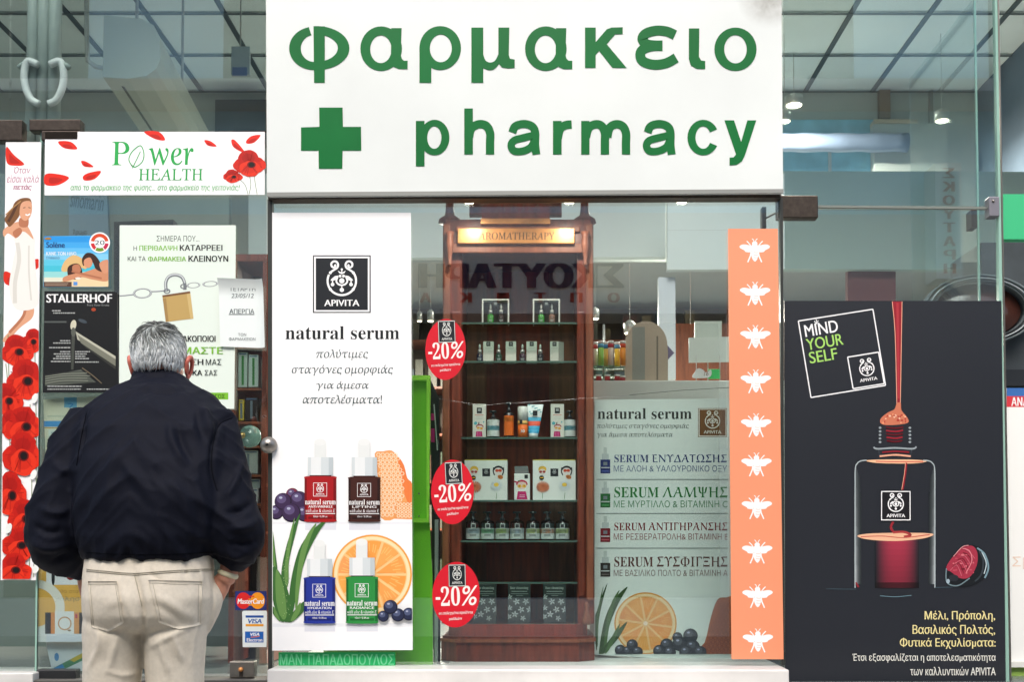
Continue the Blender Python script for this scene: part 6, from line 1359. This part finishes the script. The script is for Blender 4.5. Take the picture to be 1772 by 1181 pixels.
# ears
for s_ in (1, -1):
    b = B(); ec = Vector((H.x + s_ * .084, H.y + .012, H.z - .024)); pts = []
    for t in np.linspace(-70, 250, 22):
        k = 1 - .28 * (t < 10); pts.append(ec + Vector((s_ * (.010 + .006 * math.cos(R(t - 120))), .020 * k * math.cos(R(t)) * -1, .034 * k * math.sin(R(t)) - .002)))
    b.tube(pts, [.0045 + .003 * math.sin(math.pi * i / 21) for i in range(22)], EARM, 8)
    b.ball(ec + Vector((s_ * .002, .004, 0)), (.006, .019, .031), EARM, 14); b.ball(ec + Vector((s_ * .005, .006, -.032)), (.006, .010, .011), EARM, 10); b.make('ear', body)
    b = B(); b.ball((H.x + s_ * .031, H.y + .088, H.z + .004), (.012, .008, .008), WHITE, 14); b.ball((H.x + s_ * .031, H.y + .094, H.z + .004), (.0055, .003, .0055), INK, 10); b.make('eye', body)
b = B(); b.tube([(H.x - .024, H.y + .105, H.z - .079), (H.x, H.y + .110, H.z - .079), (H.x + .024, H.y + .105, H.z - .079)], [.001, .0022, .001], C(130, 70, 64), 6); b.make('mouth', body)
b = B(); wq = [M(382, 989, .076), M(384, 996, .074)]
c0, c1 = M(396, 990, .02), M(393, 998, .02); b.tube([c0, c0.lerp(c1, .3), c0.lerp(c1, .7), c1], [.029, .0325, .0325, .029], mat('watch_strap', (222, 214, 180), .5), 18); b.make('watch', man)
# shoes
for S_ in (LL, LR):
    x, y = S_[-1][0], S_[-1][1]; b = B(); b.tube([(x, y - .085, .045), (x, y - .04, .05), (x, y + .04, .05), (x, y + .12, .04), (x, y + .18, .032), (x, y + .2, .028)], [.03, .043, .046, .047, .040, .02], mat('shoe_leather', (50, 36, 28), .4), 14)
    b.box(x - .045, x + .045, y - .105, y + .19, .0005, .018, C(26, 22, 20), .006); b.make('shoe', man)
# ---- hair
HM = [mat('hair_%d' % i, c, .45, spec=.45, k=1) for i, c in enumerate(((236, 240, 240), (178, 184, 182), (98, 102, 98), (44, 46, 44)))]
b = B(); vs = []; n = 40; K = 22
def scalp(th, ph): return Vector((.0815 * math.sin(th) * math.cos(ph), .101 * math.sin(th) * math.sin(ph), .105 * math.cos(th)))
O_ = Vector((H.x, H.y, H.z + .012))
def hairline(ph):                                     # polar angle where the hair ends, by direction
    s_ = math.sin(ph)
    return R(112) if s_ < -.25 else (R(88) + R(24) * (-s_ - -.35) / .6 if s_ < .35 else R(52)) if s_ < .35 else R(52)
for j in range(K + 1):
    for i in range(n):
        ph = 2 * math.pi * i / n; th = hairline(ph) * j / K; p = scalp(th, ph)
        p = p * (1 + .03 * noise.noise(p * 38) + .02 * noise.noise(p * 90)) if j < K else p * .97
        vs.append(O_ + p)
b.add(vs, [(j * n + i, j * n + (i + 1) % n, (j + 1) * n + (i + 1) % n, (j + 1) * n + i) for j in range(K) for i in range(n)], HM[2], True)
rg = random.Random(11); WH = Vector((.005, -.055, .085))
for k in range(5200):
    ph = rg.uniform(0, 2 * math.pi); th = math.acos(rg.uniform(math.cos(hairline(ph)), 1))
    p = scalp(th, ph); nrm = Vector((p.x / .0066, p.y / .0102, p.z / .011)).normalized()
    fl = (p - WH); fl = fl - nrm * fl.dot(nrm)
    if fl.length < .004: continue
    fl.normalize(); sw = nrm.cross(fl)
    g = noise.noise(p * 26 + Vector((3, 1, 7))); g2 = noise.noise(p * 60)
    low = max(0, min(1, (th - R(45)) / R(45)))
    fl = (fl + sw * (.55 * (1 - low) + g * 1.1) + Vector((0, 0, -.6 * low))); fl = (fl - nrm * fl.dot(nrm)).normalized()
    L_ = rg.uniform(.026, .048) * (1.1 - .35 * low); lift = rg.uniform(.10, .34) * (1.0 - .35 * low) + (.25 if rg.random() < .04 else 0)
    r0 = rg.uniform(.0007, .0013); base = O_ + p * (1.0 + .01 * g2); pts = []
    bend = sw * (g2 * .9 + rg.uniform(-.25, .25))
    for q in range(5):
        t = q / 4; pts.append(base + fl * (L_ * t) + nrm * (L_ * lift * (t - .75 * t * t * t) - L_ * L_ * 5.0 * t * t * .55) + bend * (L_ * t * t * .5))
    # lighter at the sides and nape, darker round the crown, in locks
    lig = low * .75 + .30 * g + .22 * abs(math.cos(ph)) * math.sin(th) + rg.uniform(-.28, .28) + .12
    mi_ = 0 if lig > .62 else 1 if lig > .34 else 2 if lig > .02 else 3
    b.tube(pts, [r0, r0 * 1.15, r0, r0 * .75, r0 * .25], HM[mi_], 3)
b.make('hair', body)
